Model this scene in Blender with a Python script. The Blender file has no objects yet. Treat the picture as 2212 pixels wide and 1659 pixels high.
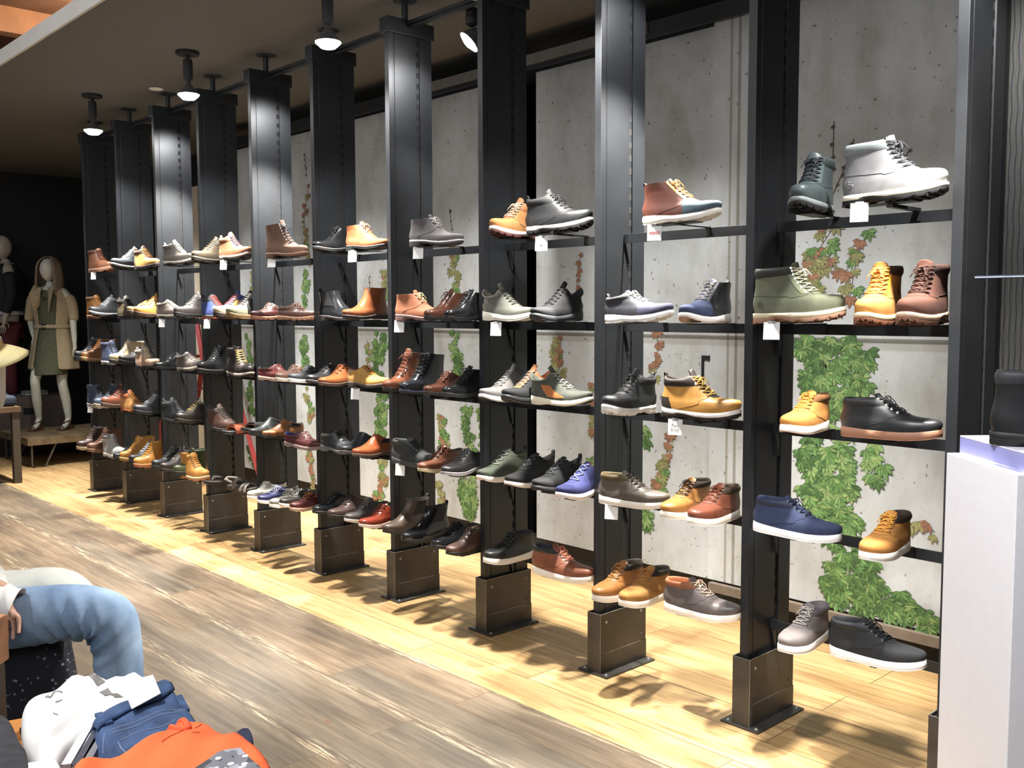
import bpy, math, random
import numpy as np
from mathutils import Vector, Matrix, Euler
R = math.radians
SC = bpy.context.scene
COL = SC.collection

# ---------------------------------------------------------------- camera
cam_data = bpy.data.cameras.new('camera')
cam = bpy.data.objects.new('camera', cam_data)
COL.objects.link(cam)
cam_data.sensor_fit = 'HORIZONTAL'
cam_data.sensor_width = 36.0
cam_data.lens = 36.0 * 2086.27 / 2212.0
cam_data.clip_start = 0.05
cam_data.clip_end = 60
YAW, PIT, ROL = -0.8192, -0.0759, -0.0034
_F = Vector((math.sin(YAW)*math.cos(PIT), math.cos(YAW)*math.cos(PIT), math.sin(PIT)))
_r = Vector((math.cos(YAW), -math.sin(YAW), 0.0))
_u = _r.cross(_F)
_r2 = _r*math.cos(ROL) + _u*math.sin(ROL)
_u2 = -_r*math.sin(ROL) + _u*math.cos(ROL)
M3 = Matrix((_r2, _u2, -_F)).transposed()
cam.matrix_world = Matrix.Translation((1.18139, -2.8595, 1.4777)) @ M3.to_4x4()
SC.camera = cam

# ---------------------------------------------------------------- view, world, lights
SC.view_settings.view_transform = 'Standard'
SC.view_settings.look = 'None'
SC.view_settings.gamma = 1.0
SC.view_settings.use_curve_mapping = False
SC.view_settings.exposure = 0.55
W = bpy.data.worlds.new('world'); SC.world = W
W.use_nodes = True
W.node_tree.nodes['Background'].inputs[0].default_value = (0.90, 0.95, 1.0, 1)
W.node_tree.nodes['Background'].inputs[1].default_value = 0.09

def area(name, loc, target, size, power, color=(1, 1, 1), sizey=None, spread=180):
    l = bpy.data.lights.new(name, 'AREA'); l.energy = power; l.color = color
    l.shape = 'RECTANGLE'; l.size = size; l.size_y = sizey or size; l.spread = R(spread)
    o = bpy.data.objects.new(name, l); COL.objects.link(o)
    o.location = loc
    o.rotation_euler = (Vector(target)-Vector(loc)).to_track_quat('-Z', 'Y').to_euler()
    return o
def spot(name, loc, target, power, angle, blend=0.6, color=(1, 1, 1), radius=0.035):
    l = bpy.data.lights.new(name, 'SPOT'); l.energy = power; l.color = color
    l.spot_size = R(angle); l.spot_blend = blend; l.shadow_soft_size = radius
    o = bpy.data.objects.new(name, l); COL.objects.link(o)
    o.location = loc
    o.rotation_euler = (Vector(target)-Vector(loc)).to_track_quat('-Z', 'Y').to_euler()
    return o
# ceiling lighting of the shop floor behind and above the camera
area('shop_ceiling_light_near', (0.6, -3.6, 3.15), (-1.6, 0.0, 0.9), 2.6, 50, (0.97, 0.985, 1.0), 1.2)
area('shop_ceiling_light_mid', (-3.6, -3.0, 3.15), (-3.6, 0.0, 1.0), 3.4, 27, (0.97, 0.985, 1.0), 1.0)
area('shop_ceiling_light_far', (-7.6, -2.6, 3.1), (-7.6, 0.0, 0.8), 2.6, 13, (0.97, 0.98, 1.0), 0.9)

# ---------------------------------------------------------------- materials
def lin(h):
    if isinstance(h, str):
        c = [int(h[i:i+2], 16)/255 for i in (0, 2, 4)]
        return tuple(x/12.92 if x <= .04045 else ((x+.055)/1.055)**2.4 for x in c)
    return tuple(h)
MATS = {}
def mat(name, col, rough=.6, metal=0.0, var=.12, vscale=30.0, bump=0.0, bscale=200.0, coat=0.0, spec=.5):
    key = (name, str(col), rough, metal, var, bump, bscale)
    if key in MATS: return MATS[key]
    m = bpy.data.materials.new(name); m.use_nodes = True
    n = m.node_tree.nodes; L = m.node_tree.links
    b = n['Principled BSDF']; c = lin(col)
    b.inputs['Roughness'].default_value = rough
    b.inputs['Metallic'].default_value = metal
    b.inputs['Specular IOR Level'].default_value = spec
    b.inputs['Coat Weight'].default_value = coat
    tc = n.new('ShaderNodeTexCoord')
    nz = n.new('ShaderNodeTexNoise'); nz.inputs['Scale'].default_value = vscale
    nz.inputs['Detail'].default_value = 4
    L.new(tc.outputs['Object'], nz.inputs['Vector'])
    rp = n.new('ShaderNodeValToRGB')
    rp.color_ramp.elements[0].position = .3; rp.color_ramp.elements[1].position = .7
    rp.color_ramp.elements[0].color = tuple(x*(1-var) for x in c)+(1,)
    rp.color_ramp.elements[1].color = tuple(min(1, x*(1+var)) for x in c)+(1,)
    L.new(nz.outputs['Fac'], rp.inputs['Fac']); L.new(rp.outputs['Color'], b.inputs['Base Color'])
    if bump:
        n2 = n.new('ShaderNodeTexNoise'); n2.inputs['Scale'].default_value = bscale
        n2.inputs['Detail'].default_value = 3
        L.new(tc.outputs['Object'], n2.inputs['Vector'])
        bp = n.new('ShaderNodeBump'); bp.inputs['Strength'].default_value = bump
        bp.inputs['Distance'].default_value = .002
        L.new(n2.outputs['Fac'], bp.inputs['Height']); L.new(bp.outputs['Normal'], b.inputs['Normal'])
    MATS[key] = m
    return m
def emit(name, col, strength):
    m = bpy.data.materials.new(name); m.use_nodes = True
    b = m.node_tree.nodes['Principled BSDF']
    b.inputs['Base Color'].default_value = (.8, .8, .8, 1)
    b.inputs['Emission Color'].default_value = tuple(col)+(1,)
    b.inputs['Emission Strength'].default_value = strength
    return m
BLK = mat('black_powder_coated_steel', (.0125, .014, .0165), .42, 0, .15, 8, .15, 700)
STEEL = mat('dark_brushed_steel', (.052, .048, .044), .42, .35, .30, 9, .15, 300)
EDGE = mat('worn_steel_edge', (.30, .29, .27), .4, .6, .3, 40)
BLK2 = mat('matt_black', (.010, .010, .011), .7, 0, .1)
DARK = mat('black_slot', (.002, .002, .002), .9, 0, 0)
CARD = mat('white_card', (.88, .88, .86), .6, 0, .02)

# ---------------------------------------------------------------- mesh collecting
class MB:
    def __init__(s): s.v = []; s.f = []; s.m = []
    def add(s, vs, fs, mi=0):
        o = len(s.v); s.v += [tuple(map(float, p)) for p in vs]
        s.f += [tuple(i+o for i in f) for f in fs]; s.m += [mi]*len(fs)
        return s
    def box(s, x0, x1, y0, y1, z0, z1, mi=0, M=None):
        vs = [(x, y, z) for x in (x0, x1) for y in (y0, y1) for z in (z0, z1)]
        if M is not None: vs = [M @ Vector(p) for p in vs]
        return s.add(vs, [(0, 1, 3, 2), (4, 6, 7, 5), (0, 4, 5, 1), (2, 3, 7, 6), (0, 2, 6, 4), (1, 5, 7, 3)], mi)
    def tube(s, pts, r, n=6, mi=0, closed=False, caps=True):
        P = [Vector(p) for p in pts]; k = len(P)
        if not hasattr(r, '__len__'): r = [r]*k
        vs = []; up = Vector((0, 0, 1)); prev = None
        for i, p in enumerate(P):
            if closed: t = P[(i+1) % k]-P[(i-1) % k]
            else: t = P[min(i+1, k-1)]-P[max(i-1, 0)]
            t = t.normalized() if t.length > 1e-9 else Vector((0, 0, 1))
            if prev is None:
                a = t.cross(up)
                if a.length < 1e-3: a = t.cross(Vector((1, 0, 0)))
            else: a = prev - t*prev.dot(t)
            if a.length < 1e-6: a = t.orthogonal()
            a.normalize(); prev = a; b = t.cross(a)
            for j in range(n):
                q = 2*math.pi*j/n
                vs.append(p + (a*math.cos(q)+b*math.sin(q))*r[i])
        fs = []
        for i in range(k if closed else k-1):
            i2 = (i+1) % k
            for j in range(n):
                fs.append((i*n+j, i*n+(j+1) % n, i2*n+(j+1) % n, i2*n+j))
        if caps and not closed:
            fs.append(tuple(range(n))[::-1]); fs.append(tuple((k-1)*n+j for j in range(n)))
        return s.add(vs, fs, mi)
    def cyl(s, p0, p1, r, n=16, mi=0, r1=None):
        return s.tube([p0, p1], [r, r if r1 is None else r1], n, mi)
    def disc(s, c, nrm, r, n=8, mi=0, h=.001):
        c = Vector(c); nn = Vector(nrm).normalized()
        return s.tube([c-nn*h, c+nn*h], r, n, mi)
    def grid(s, G, mi=0, closeu=False):
        # G: rows x cols x 3
        G = np.asarray(G, float); a, b = G.shape[:2]; fs = []
        for i in range(a-1):
            for j in range(b if closeu else b-1):
                j2 = (j+1) % b
                fs.append((i*b+j, i*b+j2, (i+1)*b+j2, (i+1)*b+j))
        return s.add(G.reshape(-1, 3), fs, mi)
    def lathe(s, prof, n=24, mi=0, c=(0, 0, 0)):
        vs = [(c[0]+r*math.cos(2*math.pi*j/n), c[1]+r*math.sin(2*math.pi*j/n), c[2]+z) for r, z in prof for j in range(n)]
        fs = [(i*n+j, i*n+(j+1) % n, (i+1)*n+(j+1) % n, (i+1)*n+j) for i in range(len(prof)-1) for j in range(n)]
        return s.add(vs, fs, mi)
    def build(s, name, mats, parent=None, smooth=False, angle=40, bevel=0):
        me = bpy.data.meshes.new(name); me.from_pydata(s.v, [], s.f)
        if not isinstance(mats, (list, tuple)): mats = [mats]
        for m in mats: me.materials.append(m)
        if len(mats) > 1: me.polygons.foreach_set('material_index', s.m)
        if smooth:
            me.polygons.foreach_set('use_smooth', [True]*len(me.polygons))
            if angle < 180: me.set_sharp_from_angle(angle=R(angle))
        me.update()
        o = bpy.data.objects.new(name, me); COL.objects.link(o)
        if parent is not None: o.parent = parent
        if bevel:
            bv = o.modifiers.new('bevel', 'BEVEL'); bv.width = bevel; bv.segments = 2; bv.limit_method = 'ANGLE'
        return o
def tag(o, label, cat, group=None):
    o['label'] = label; o['category'] = cat
    if group: o['group'] = group
    return o
def thing(name, label, cat, loc=(0, 0, 0), rot=(0, 0, 0), group=None):
    o = bpy.data.objects.new(name, None); COL.objects.link(o)
    o.empty_display_size = .05; o.location = loc; o.rotation_euler = rot
    return tag(o, label, cat, group)
def struct(name, mb, m, **k):
    o = mb.build(name, m, **k); o['kind'] = 'structure'; return o
def skin_body(name, joints, edges, material, parent=None, sub=2, root=0):
    # one continuous skinned surface grown from a skeleton of connected joints
    me = bpy.data.meshes.new(name)
    me.from_pydata([j[:3] for j in joints], edges, [])
    o = bpy.data.objects.new(name, me); COL.objects.link(o)
    if parent is not None: o.parent = parent
    md = o.modifiers.new('skin', 'SKIN'); md.use_smooth_shade = True
    lay = me.skin_vertices[0].data if me.skin_vertices else None
    if lay is None:
        bpy.context.view_layer.objects.active = o
        bpy.ops.object.mode_set(mode='OBJECT')
        lay = me.skin_vertices[0].data
    for i, j in enumerate(joints):
        r = j[3]; lay[i].radius = (r, j[4] if len(j) > 4 else r); lay[i].use_root = (i == root)
    s = o.modifiers.new('subsurf', 'SUBSURF'); s.levels = sub; s.render_levels = sub
    me.materials.append(material)
    return o
def rot2(p, a): return (p[0]*math.cos(a)-p[1]*math.sin(a), p[0]*math.sin(a)+p[1]*math.cos(a))

# ================================================================ SETTING
CEIL = 3.02
# ---- floor material: planks along x, worn grey in the aisle, honey coloured under the display
def floor_mat():
    m = bpy.data.materials.new('plank_floor'); m.use_nodes = True
    n = m.node_tree.nodes; L = m.node_tree.links; b = n['Principled BSDF']
    tc = n.new('ShaderNodeTexCoord')
    mp = n.new('ShaderNodeMapping'); mp.inputs['Location'].default_value = (0, .42+.19*10, 0)
    L.new(tc.outputs['Object'], mp.inputs['Vector'])
    br = n.new('ShaderNodeTexBrick'); br.offset = .37; br.offset_frequency = 2
    br.inputs['Scale'].default_value = 1.0
    br.inputs['Mortar Size'].default_value = .0016
    br.inputs['Brick Width'].default_value = 1.55; br.inputs['Row Height'].default_value = .19
    br.inputs['Color1'].default_value = (0, 0, 0, 1); br.inputs['Color2'].default_value = (1, 1, 1, 1)
    br.inputs['Mortar'].default_value = (.5, .5, .5, 1)
    L.new(mp.outputs['Vector'], br.inputs['Vector'])
    sx = n.new('ShaderNodeSeparateXYZ'); L.new(tc.outputs['Object'], sx.inputs[0])
    # grain
    g = n.new('ShaderNodeMapping'); g.inputs['Scale'].default_value = (1.1, 17, 1)
    L.new(tc.outputs['Object'], g.inputs['Vector'])
    off = n.new('ShaderNodeVectorMath'); off.operation = 'ADD'
    L.new(g.outputs['Vector'], off.inputs[0]); L.new(br.outputs['Color'], off.inputs[1])
    gn = n.new('ShaderNodeTexNoise'); gn.inputs['Scale'].default_value = 2.2; gn.inputs['Detail'].default_value = 9
    gn.inputs['Roughness'].default_value = .68; gn.inputs['Distortion'].default_value = .5
    L.new(off.outputs['Vector'], gn.inputs['Vector'])
    ov = n.new('ShaderNodeTexNoise'); ov.inputs['Scale'].default_value = 3.0; ov.inputs['Detail'].default_value = 4
    g2 = n.new('ShaderNodeMapping'); g2.inputs['Scale'].default_value = (.5, 2.2, 1)
    L.new(tc.outputs['Object'], g2.inputs['Vector']); L.new(g2.outputs['Vector'], ov.inputs['Vector'])
    def ramp(src, stops):
        r = n.new('ShaderNodeValToRGB'); e = r.color_ramp.elements
        while len(e) < len(stops): e.new(.5)
        for i, (p, c) in enumerate(stops): e[i].position = p; e[i].color = tuple(c)+(1,)
        L.new(src, r.inputs['Fac']); return r.outputs['Color']
    def mix(a, b_, f, mode='MIX'):
        x = n.new('ShaderNodeMix'); x.data_type = 'RGBA'; x.blend_type = mode
        if isinstance(f, float): x.inputs[0].default_value = f
        else: L.new(f, x.inputs[0])
        L.new(a, x.inputs[6]); L.new(b_, x.inputs[7]); return x.outputs[2]
    grey = ramp(gn.outputs['Fac'], [(.28, (.060, .045, .031)), (.46, (.098, .077, .056)), (.60, (.130, .104, .076)), (.76, (.21, .165, .118))])
    tint = ramp(br.outputs['Color'], [(0, (.78, .80, .82)), (.5, (1, 1, 1)), (1, (1.22, 1.12, 1.0))])
    greyp = mix(grey, tint, 1.0, 'MULTIPLY')
    mott = ramp(ov.outputs['Fac'], [(.35, (.72, .72, .72)), (.65, (1.15, 1.12, 1.08))])
    greyp = mix(greyp, mott, 1.0, 'MULTIPLY')
    honey = ramp(gn.outputs['Fac'], [(.28, (.15, .070, .024)), (.42, (.34, .215, .095)), (.6, (.45, .31, .150)), (.75, (.54, .40, .21))])
    honey = mix(honey, ramp(br.outputs['Color'], [(0, (.80, .74, .66)), (.5, (1, 1, 1)), (1, (1.15, 1.12, 1.05))]), 1.0, 'MULTIPLY')
    # worn finish starts at a plank seam
    st = n.new('ShaderNodeMath'); st.operation = 'GREATER_THAN'; st.inputs[1].default_value = -.42
    L.new(sx.outputs['Y'], st.inputs[0])
    base = mix(greyp, honey, st.outputs[0])
    # limed white edges between worn planks
    fr = n.new('ShaderNodeMath'); fr.operation = 'PINGPONG'; fr.inputs[1].default_value = .19
    ad = n.new('ShaderNodeMath'); ad.operation = 'ADD'; ad.inputs[1].default_value = .42+.38*5
    L.new(sx.outputs['Y'], ad.inputs[0]); L.new(ad.outputs[0], fr.inputs[0])
    lt = n.new('ShaderNodeMapRange'); lt.inputs[1].default_value = .0; lt.inputs[2].default_value = .045
    lt.inputs[3].default_value = 1; lt.inputs[4].default_value = 0
    L.new(fr.outputs[0], lt.inputs[0])
    gs = n.new('ShaderNodeTexNoise'); gs.inputs['Scale'].default_value = 3.2; gs.inputs['Detail'].default_value = 8; gs.inputs['Roughness'].default_value = .75
    g3 = n.new('ShaderNodeMapping'); g3.inputs['Scale'].default_value = (1.3, 17, 1)
    L.new(tc.outputs['Object'], g3.inputs['Vector']); L.new(g3.outputs['Vector'], gs.inputs['Vector'])
    pw = n.new('ShaderNodeMath'); pw.operation = 'MULTIPLY'; L.new(lt.outputs[0], pw.inputs[0])
    th = n.new('ShaderNodeMapRange'); th.inputs[1].default_value = .50; th.inputs[2].default_value = .60
    L.new(gs.outputs['Fac'], th.inputs[0]); L.new(th.outputs[0], pw.inputs[1])
    iv = n.new('ShaderNodeMath'); iv.operation = 'SUBTRACT'; iv.inputs[0].default_value = 1; L.new(st.outputs[0], iv.inputs[1])
    pw2 = n.new('ShaderNodeMath'); pw2.operation = 'MULTIPLY'; L.new(pw.outputs[0], pw2.inputs[0]); L.new(iv.outputs[0], pw2.inputs[1])
    lime = n.new('ShaderNodeRGB'); lime.outputs[0].default_value = (.40, .32, .22, 1)
    base = mix(base, lime.outputs[0], pw2.outputs[0])
    # knots
    vo = n.new('ShaderNodeTexVoronoi'); vo.inputs['Scale'].default_value = 2.6
    g4 = n.new('ShaderNodeMapping'); g4.inputs['Scale'].default_value = (.8, 1.6, 1)
    L.new(tc.outputs['Object'], g4.inputs['Vector']); L.new(g4.outputs['Vector'], vo.inputs['Vector'])
    kn = n.new('ShaderNodeMapRange'); kn.inputs[1].default_value = .02; kn.inputs[2].default_value = .07; kn.inputs[3].default_value = .65; kn.inputs[4].default_value = 0
    L.new(vo.outputs['Distance'], kn.inputs[0])
    dk = n.new('ShaderNodeRGB'); dk.outputs[0].default_value = (.10, .045, .018, 1)
    base = mix(base, dk.outputs[0], kn.outputs[0])
    mo = n.new('ShaderNodeRGB'); mo.outputs[0].default_value = (.07, .04, .02, 1)
    base = mix(base, mo.outputs[0], br.outputs['Fac'])
    L.new(base, b.inputs['Base Color'])
    b.inputs['Roughness'].default_value = .46
    bp = n.new('ShaderNodeBump'); bp.inputs['Strength'].default_value = .25; bp.inputs['Distance'].default_value = .002
    L.new(gn.outputs['Fac'], bp.inputs['Height']); L.new(bp.outputs['Normal'], b.inputs['Normal'])
    return m
struct('floor', MB().box(-14, 2.6, -6, 1.60, -.05, 0), floor_mat())
struct('ceiling', MB().box(-10.5, 2.6, -.97, 1.60, CEIL, CEIL+.04), mat('ceiling_taupe_paint', (.135, .135, .13), .9, 0, .10, 60, .2, 900))
struct('wall_right', MB().box(-10.5, 2.6, 1.45, 1.60, 0, CEIL), BLK2)
struct('wall_left', MB().box(-10.65, -10.5, -6, 1.60, 0, 4.6), mat('black_wall', (.009, .009, .010), .8, 0, .1))
# raised ceiling beyond the soffit: pale fascia, brown boards and timber joists
struct('trim_1', MB().box(-10.5, 2.6, -.985, -.97, CEIL-.003, CEIL+.085), mat('pale_fascia_paint', (.62, .60, .56), .8, 0, .06, 3))
mbj = MB()
for i in range(9):
    x = -9.72+i*1.2
    mbj.box(x, x+.12, -5.9, 1.58, 3.36, 3.53)
WOODJ = mat('orange_timber', (.42, .19, .085), .6, 0, .25, 4, .2, 40)
struct('trim_2', mbj, WOODJ)
struct('trim_3', MB().box(-10.5, 2.6, -6, 1.6, 3.53, 3.57), mat('timber_boards', (.16, .075, .04), .7, 0, .25, 4))
area('added_joist_light', (-5.35, -.45, 3.22), (-5.75, -.55, 3.53), .25, 7, (1, .84, .66), .5)  # added light above the soffit, source unseen, brightens the timber joists

# ---- concrete look
def concrete_mat():
    m = bpy.data.materials.new('concrete_print'); m.use_nodes = True
    n = m.node_tree.nodes; L = m.node_tree.links; b = n['Principled BSDF']; b.inputs['Roughness'].default_value = .75
    tc = n.new('ShaderNodeTexCoord')
    def noise(sc, det, rg, scl=(1, 1, 1)):
        mp = n.new('ShaderNodeMapping'); mp.inputs['Scale'].default_value = scl
        L.new(tc.outputs['Object'], mp.inputs['Vector'])
        z = n.new('ShaderNodeTexNoise'); z.inputs['Scale'].default_value = sc; z.inputs['Detail'].default_value = det; z.inputs['Roughness'].default_value = rg
        L.new(mp.outputs['Vector'], z.inputs['Vector']); return z.outputs['Fac']
    def ramp(src, stops):
        r = n.new('ShaderNodeValToRGB'); e = r.color_ramp.elements
        while len(e) < len(stops): e.new(.5)
        for i, (p, c) in enumerate(stops): e[i].position = p; e[i].color = tuple(c)+(1,)
        L.new(src, r.inputs['Fac']); return r.outputs['Color']
    def mul(a, c):
        x = n.new('ShaderNodeMix'); x.data_type = 'RGBA'; x.blend_type = 'MULTIPLY'; x.inputs[0].default_value = 1
        L.new(a, x.inputs[6]); L.new(c, x.inputs[7]); return x.outputs[2]
    c = ramp(noise(1.7, 6, .6), [(.3, (.30, .305, .29)), (.52, (.40, .415, .415)), (.72, (.48, .50, .51))])
    c = mul(c, ramp(noise(9, 5, .7, (1, 1, .5)), [(.3, (.86, .85, .82)), (.55, (1, 1, 1))]))
    c = mul(c, ramp(noise(42, 2, .5), [(.26, (.40, .38, .34)), (.31, (1, 1, 1))]))
    c = mul(c, ramp(noise(3, 5, .6, (1.6, 1, .6)), [(.33, (.86, .84, .80)), (.46, (1, 1, 1))]))
    # shuttering joint: a ledge line across all panels, and pour marks
    sp = n.new('ShaderNodeSeparateXYZ'); L.new(tc.outputs['Object'], sp.inputs[0])
    def band(axis, z0, w, col):
        a = n.new('ShaderNodeMath'); a.operation = 'SUBTRACT'; a.inputs[1].default_value = z0; L.new(sp.outputs[axis], a.inputs[0])
        ab = n.new('ShaderNodeMath'); ab.operation = 'ABSOLUTE'; L.new(a.outputs[0], ab.inputs[0])
        mr = n.new('ShaderNodeMapRange'); mr.inputs[1].default_value = w*.6; mr.inputs[2].default_value = w; L.new(ab.outputs[0], mr.inputs[0])
        r = n.new('ShaderNodeMix'); r.data_type = 'RGBA'; L.new(mr.outputs[0], r.inputs[0])
        r.inputs[6].default_value = tuple(col)+(1,); r.inputs[7].default_value = (1, 1, 1, 1)
        return r.outputs[2]
    c = mul(c, band('Z', 1.345, .012, (.34, .32, .28))); c = mul(c, band('Z', 1.325, .025, (.78, .76, .72)))
    c = mul(c, band('X', -1.475, .008, (.62, .58, .50))); c = mul(c, band('X', -1.43, .010, (.55, .52, .45)))
    L.new(c, b.inputs['Base Color']); return m
CONC = concrete_mat()
PRINT = [mat('ivy_green', (.085, .170, .045), .7, 0, .35, 30), mat('ivy_light_green', (.14, .25, .085), .7, 0, .3, 30),
         mat('ivy_olive', (.20, .20, .075), .7, 0, .35, 30), mat('ivy_rust', (.24, .11, .06), .7, 0, .35, 30),
         mat('ivy_dark_green', (.045, .10, .026), .7, 0, .4, 30), mat('ivy_stem', (.09, .06, .035), .8),
         mat('ivy_outline', (.022, .050, .014), .8), mat('ivy_outline_brown', (.07, .045, .025), .8), mat('ivy_yellow_green', (.20, .27, .09), .7, 0, .3, 30)]
IVY=[([[-0.956,1.814],[-1.041,1.698],[-1.026,1.536]],0.06,1,26),([[-0.787,1.804],[-0.836,1.69],[-0.863,1.514]],0.043,1,12),([[-0.964,1.695],[-0.908,1.614],[-0.836,1.69]],0.028,2,4),([[-0.978,1.343],[-0.931,1.213],[-0.928,1.092],[-0.947,0.979]],0.158,0,130),([[-0.827,1.336],[-0.782,1.2]],0.059,0,22),([[-0.967,0.905],[-0.942,0.784],[-0.94,0.661],[-0.982,0.572]],0.144,0,120),([[-0.732,0.888],[-0.72,0.791]],0.048,0,14),([[-0.916,0.582],[-0.827,0.494],[-0.804,0.437]],0.122,4,60),([[-0.846,0.378],[-0.8,0.275],[-0.736,0.228]],0.153,4,95),([[-0.635,0.27],[-0.535,0.214],[-0.476,0.185]],0.055,4,40),([[-0.584,0.594],[-0.508,0.606],[-0.469,0.574]],0.019,1,6),([[-0.952,2.282],[-0.953,2.149],[-0.957,1.854]],0.006,3,7),([[-0.859,2.196],[-0.888,2.103],[-0.949,1.972]],0.006,3,5),([[-0.618,2.128],[-0.654,2.039]],0.005,3,3),([[-1.923,1.371],[-1.907,1.289],[-1.942,1.194],[-1.947,1.141]],0.022,2,12),([[-1.82,0.87],[-1.848,0.778],[-1.857,0.718]],0.021,2,9),([[-1.862,0.7],[-1.87,0.625],[-1.9,0.557]],0.033,1,16),([[-1.991,0.884],[-1.984,0.779]],0.02,0,7),([[-1.981,0.431],[-1.962,0.373]],0.029,0,9),([[-2.621,1.344],[-2.635,1.232],[-2.613,1.141]],0.053,1,18),([[-2.374,1.081],[-2.363,0.899],[-2.356,0.759]],0.021,2,9),([[-2.366,0.682],[-2.355,0.593]],0.025,1,6),([[-2.451,1.793],[-2.493,1.555]],0.013,2,7),([[-3.58,2.12],[-3.554,1.974]],0.012,3,3),([[-3.545,1.959],[-3.534,1.8],[-3.536,1.627]],0.038,1,17),([[-3.536,1.627],[-3.523,1.539]],0.04,0,8),([[-3.553,1.336],[-3.509,1.19],[-3.475,1.017]],0.038,0,20),([[-3.431,0.903],[-3.411,0.729],[-3.368,0.602]],0.041,0,20),([[-3.664,0.797],[-3.642,0.619],[-3.62,0.546]],0.049,1,22),([[-3.437,0.418],[-3.403,0.202]],0.072,0,40),([[-3.694,0.371],[-3.672,0.237]],0.028,1,9),([[-3.299,0.912],[-3.294,0.509]],0.015,0,7),([[-4.295,1.768],[-4.278,1.578]],0.031,1,14),([[-4.474,1.71],[-4.44,1.516]],0.016,3,5),([[-4.344,1.317],[-4.365,1.163],[-4.392,0.974]],0.078,0,48),([[-4.315,0.924],[-4.358,0.743],[-4.345,0.598]],0.065,0,38),([[-4.326,0.453],[-4.364,0.252],[-4.39,0.133]],0.066,1,34),([[-4.508,1.272],[-4.478,1.127]],0.02,1,6),([[-5.289,2.668],[-5.269,2.494]],0.011,3,5),([[-5.245,2.423],[-5.321,2.187],[-5.274,2.01]],0.031,2,14),([[-5.314,2.012],[-5.266,1.871]],0.032,1,10),([[-5.296,1.784],[-5.345,1.557]],0.035,0,16),([[-5.369,1.291],[-5.324,1.043]],0.047,0,24),([[-5.337,0.882],[-5.257,0.655]],0.043,1,20),([[-5.32,0.416],[-5.251,0.099]],0.039,1,22),([[-6.137,1.792],[-6.181,1.527]],0.031,1,12),([[-6.257,1.288],[-6.203,1.103]],0.034,0,14),([[-6.246,0.869],[-6.196,0.599]],0.043,4,20),([[-6.288,0.356],[-6.175,0.21]],0.035,4,8)]

def leaflet(mb, x, z, a, L, w, y, mi):
    # pointed leaflet printed as two half blades, one paler than the other
    ca, sa = math.cos(a), math.sin(a)
    prof = [(0, 0), (.22, .62), (.48, 1), (.74, .66), (1, 0)]
    def P(t, s): 
        u, v = t*L, s*w; return (x+ca*u-sa*v, y, z+sa*u+ca*v)
    def Q(t, s): 
        u, v = t*L*1.06-.03*L, s*w*1.22; return (x+ca*u-sa*v, y+.0001, z+sa*u+ca*v)
    mb.add([Q(*a_) for a_ in ((0, 0), (.25, -.62), (.5, -1), (.76, -.62), (1, 0), (.76, .62), (.5, 1), (.25, .62))], [tuple(range(8))], 7 if mi in (2, 3) else (5 if mi == 5 else 6))
    for sg, m_ in ((1, mi), (-1, {0: random.choice([1, 0, 0, 8]), 4: random.choice([0, 4]), 1: 8}.get(mi, mi))):
        vs = [P(0, 0), P(.25, .62*sg), P(.5, 1*sg), P(.76, .62*sg), P(1, 0)]
        mb.add(vs, [(0, 1, 2, 3, 4) if sg < 0 else (4, 3, 2, 1, 0)], m_)
def ivy_for(xa, xb, y):
    mb = MB(); random.seed(5)
    for path, r, kind, cnt in IVY:
        cx = sum(p[0] for p in path)/len(path)
        if not (xa <= cx < xb): continue
        P = [Vector((p[0], y-.0006, p[1])) for p in path]
        if r < .08 or kind == 3: mb.tube(P, .0018 if kind != 3 else .0026, 4, 5)
        seg = [(P[i+1]-P[i]).length for i in range(len(P)-1)]; tot = sum(seg)
        for k in range(cnt):
            d = tot*(k+.5*random.random())/cnt; i = 0
            while i < len(seg)-1 and d > seg[i]: d -= seg[i]; i += 1
            q = P[i].lerp(P[i+1], min(1, d/seg[i]))
            x = q.x+random.uniform(-1, 1)*r*.85; z = q.z+random.uniform(-1, 1)*min(r, .06)
            size = {0: .052, 1: .046, 2: .036, 3: .020, 4: .050}[kind]*random.uniform(.75, 1.2)
            yy = y-.0010-.0030*random.random()
            base = -math.pi/2+random.uniform(-.5, .5)
            mi = {0: random.choice([0, 0, 0, 1, 4, 4]), 1: random.choice([2, 2, 0, 2, 3]), 2: random.choice([3, 3, 2]), 3: 5, 4: random.choice([4, 0, 4, 0])}[kind]
            nl = 5 if r > .02 else 3
            for j in range(nl):
                aa = base+(j-(nl-1)/2)*.60
                leaflet(mb, x, z, aa, size*1.12*(1-.13*abs(j-(nl-1)/2)), size*.185, yy-.0002*j, mi)
    return mb
def mural(x0, x1, y, z0, z1, label, ia, ib):
    t = thing('mural_panel', label, 'wall panel', ((x0+x1)/2, y, 0), group='concrete and ivy printed panels')
    o = MB().box(x0, x1, y, y+.02, z0, z1).build('panel_board', CONC, t); o.matrix_parent_inverse = Matrix.Translation((-(x0+x1)/2, -y, 0))
    iv = ivy_for(ia, ib, y)
    if iv.v:
        o = iv.build('ivy_print', PRINT, t); o.matrix_parent_inverse = Matrix.Translation((-(x0+x1)/2, -y, 0))
    return t
mural(-1.575, .06, 1.03, .160, 2.86, 'front sliding panel printed with pale concrete and a dense green ivy column', -1.3, .7)
mb_ = mural(-2.80, -1.50, 1.056, .150, 2.82, 'sliding concrete print panel with thin red and green ivy strands and a recessed pull', -2.8, -1.3)
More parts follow.
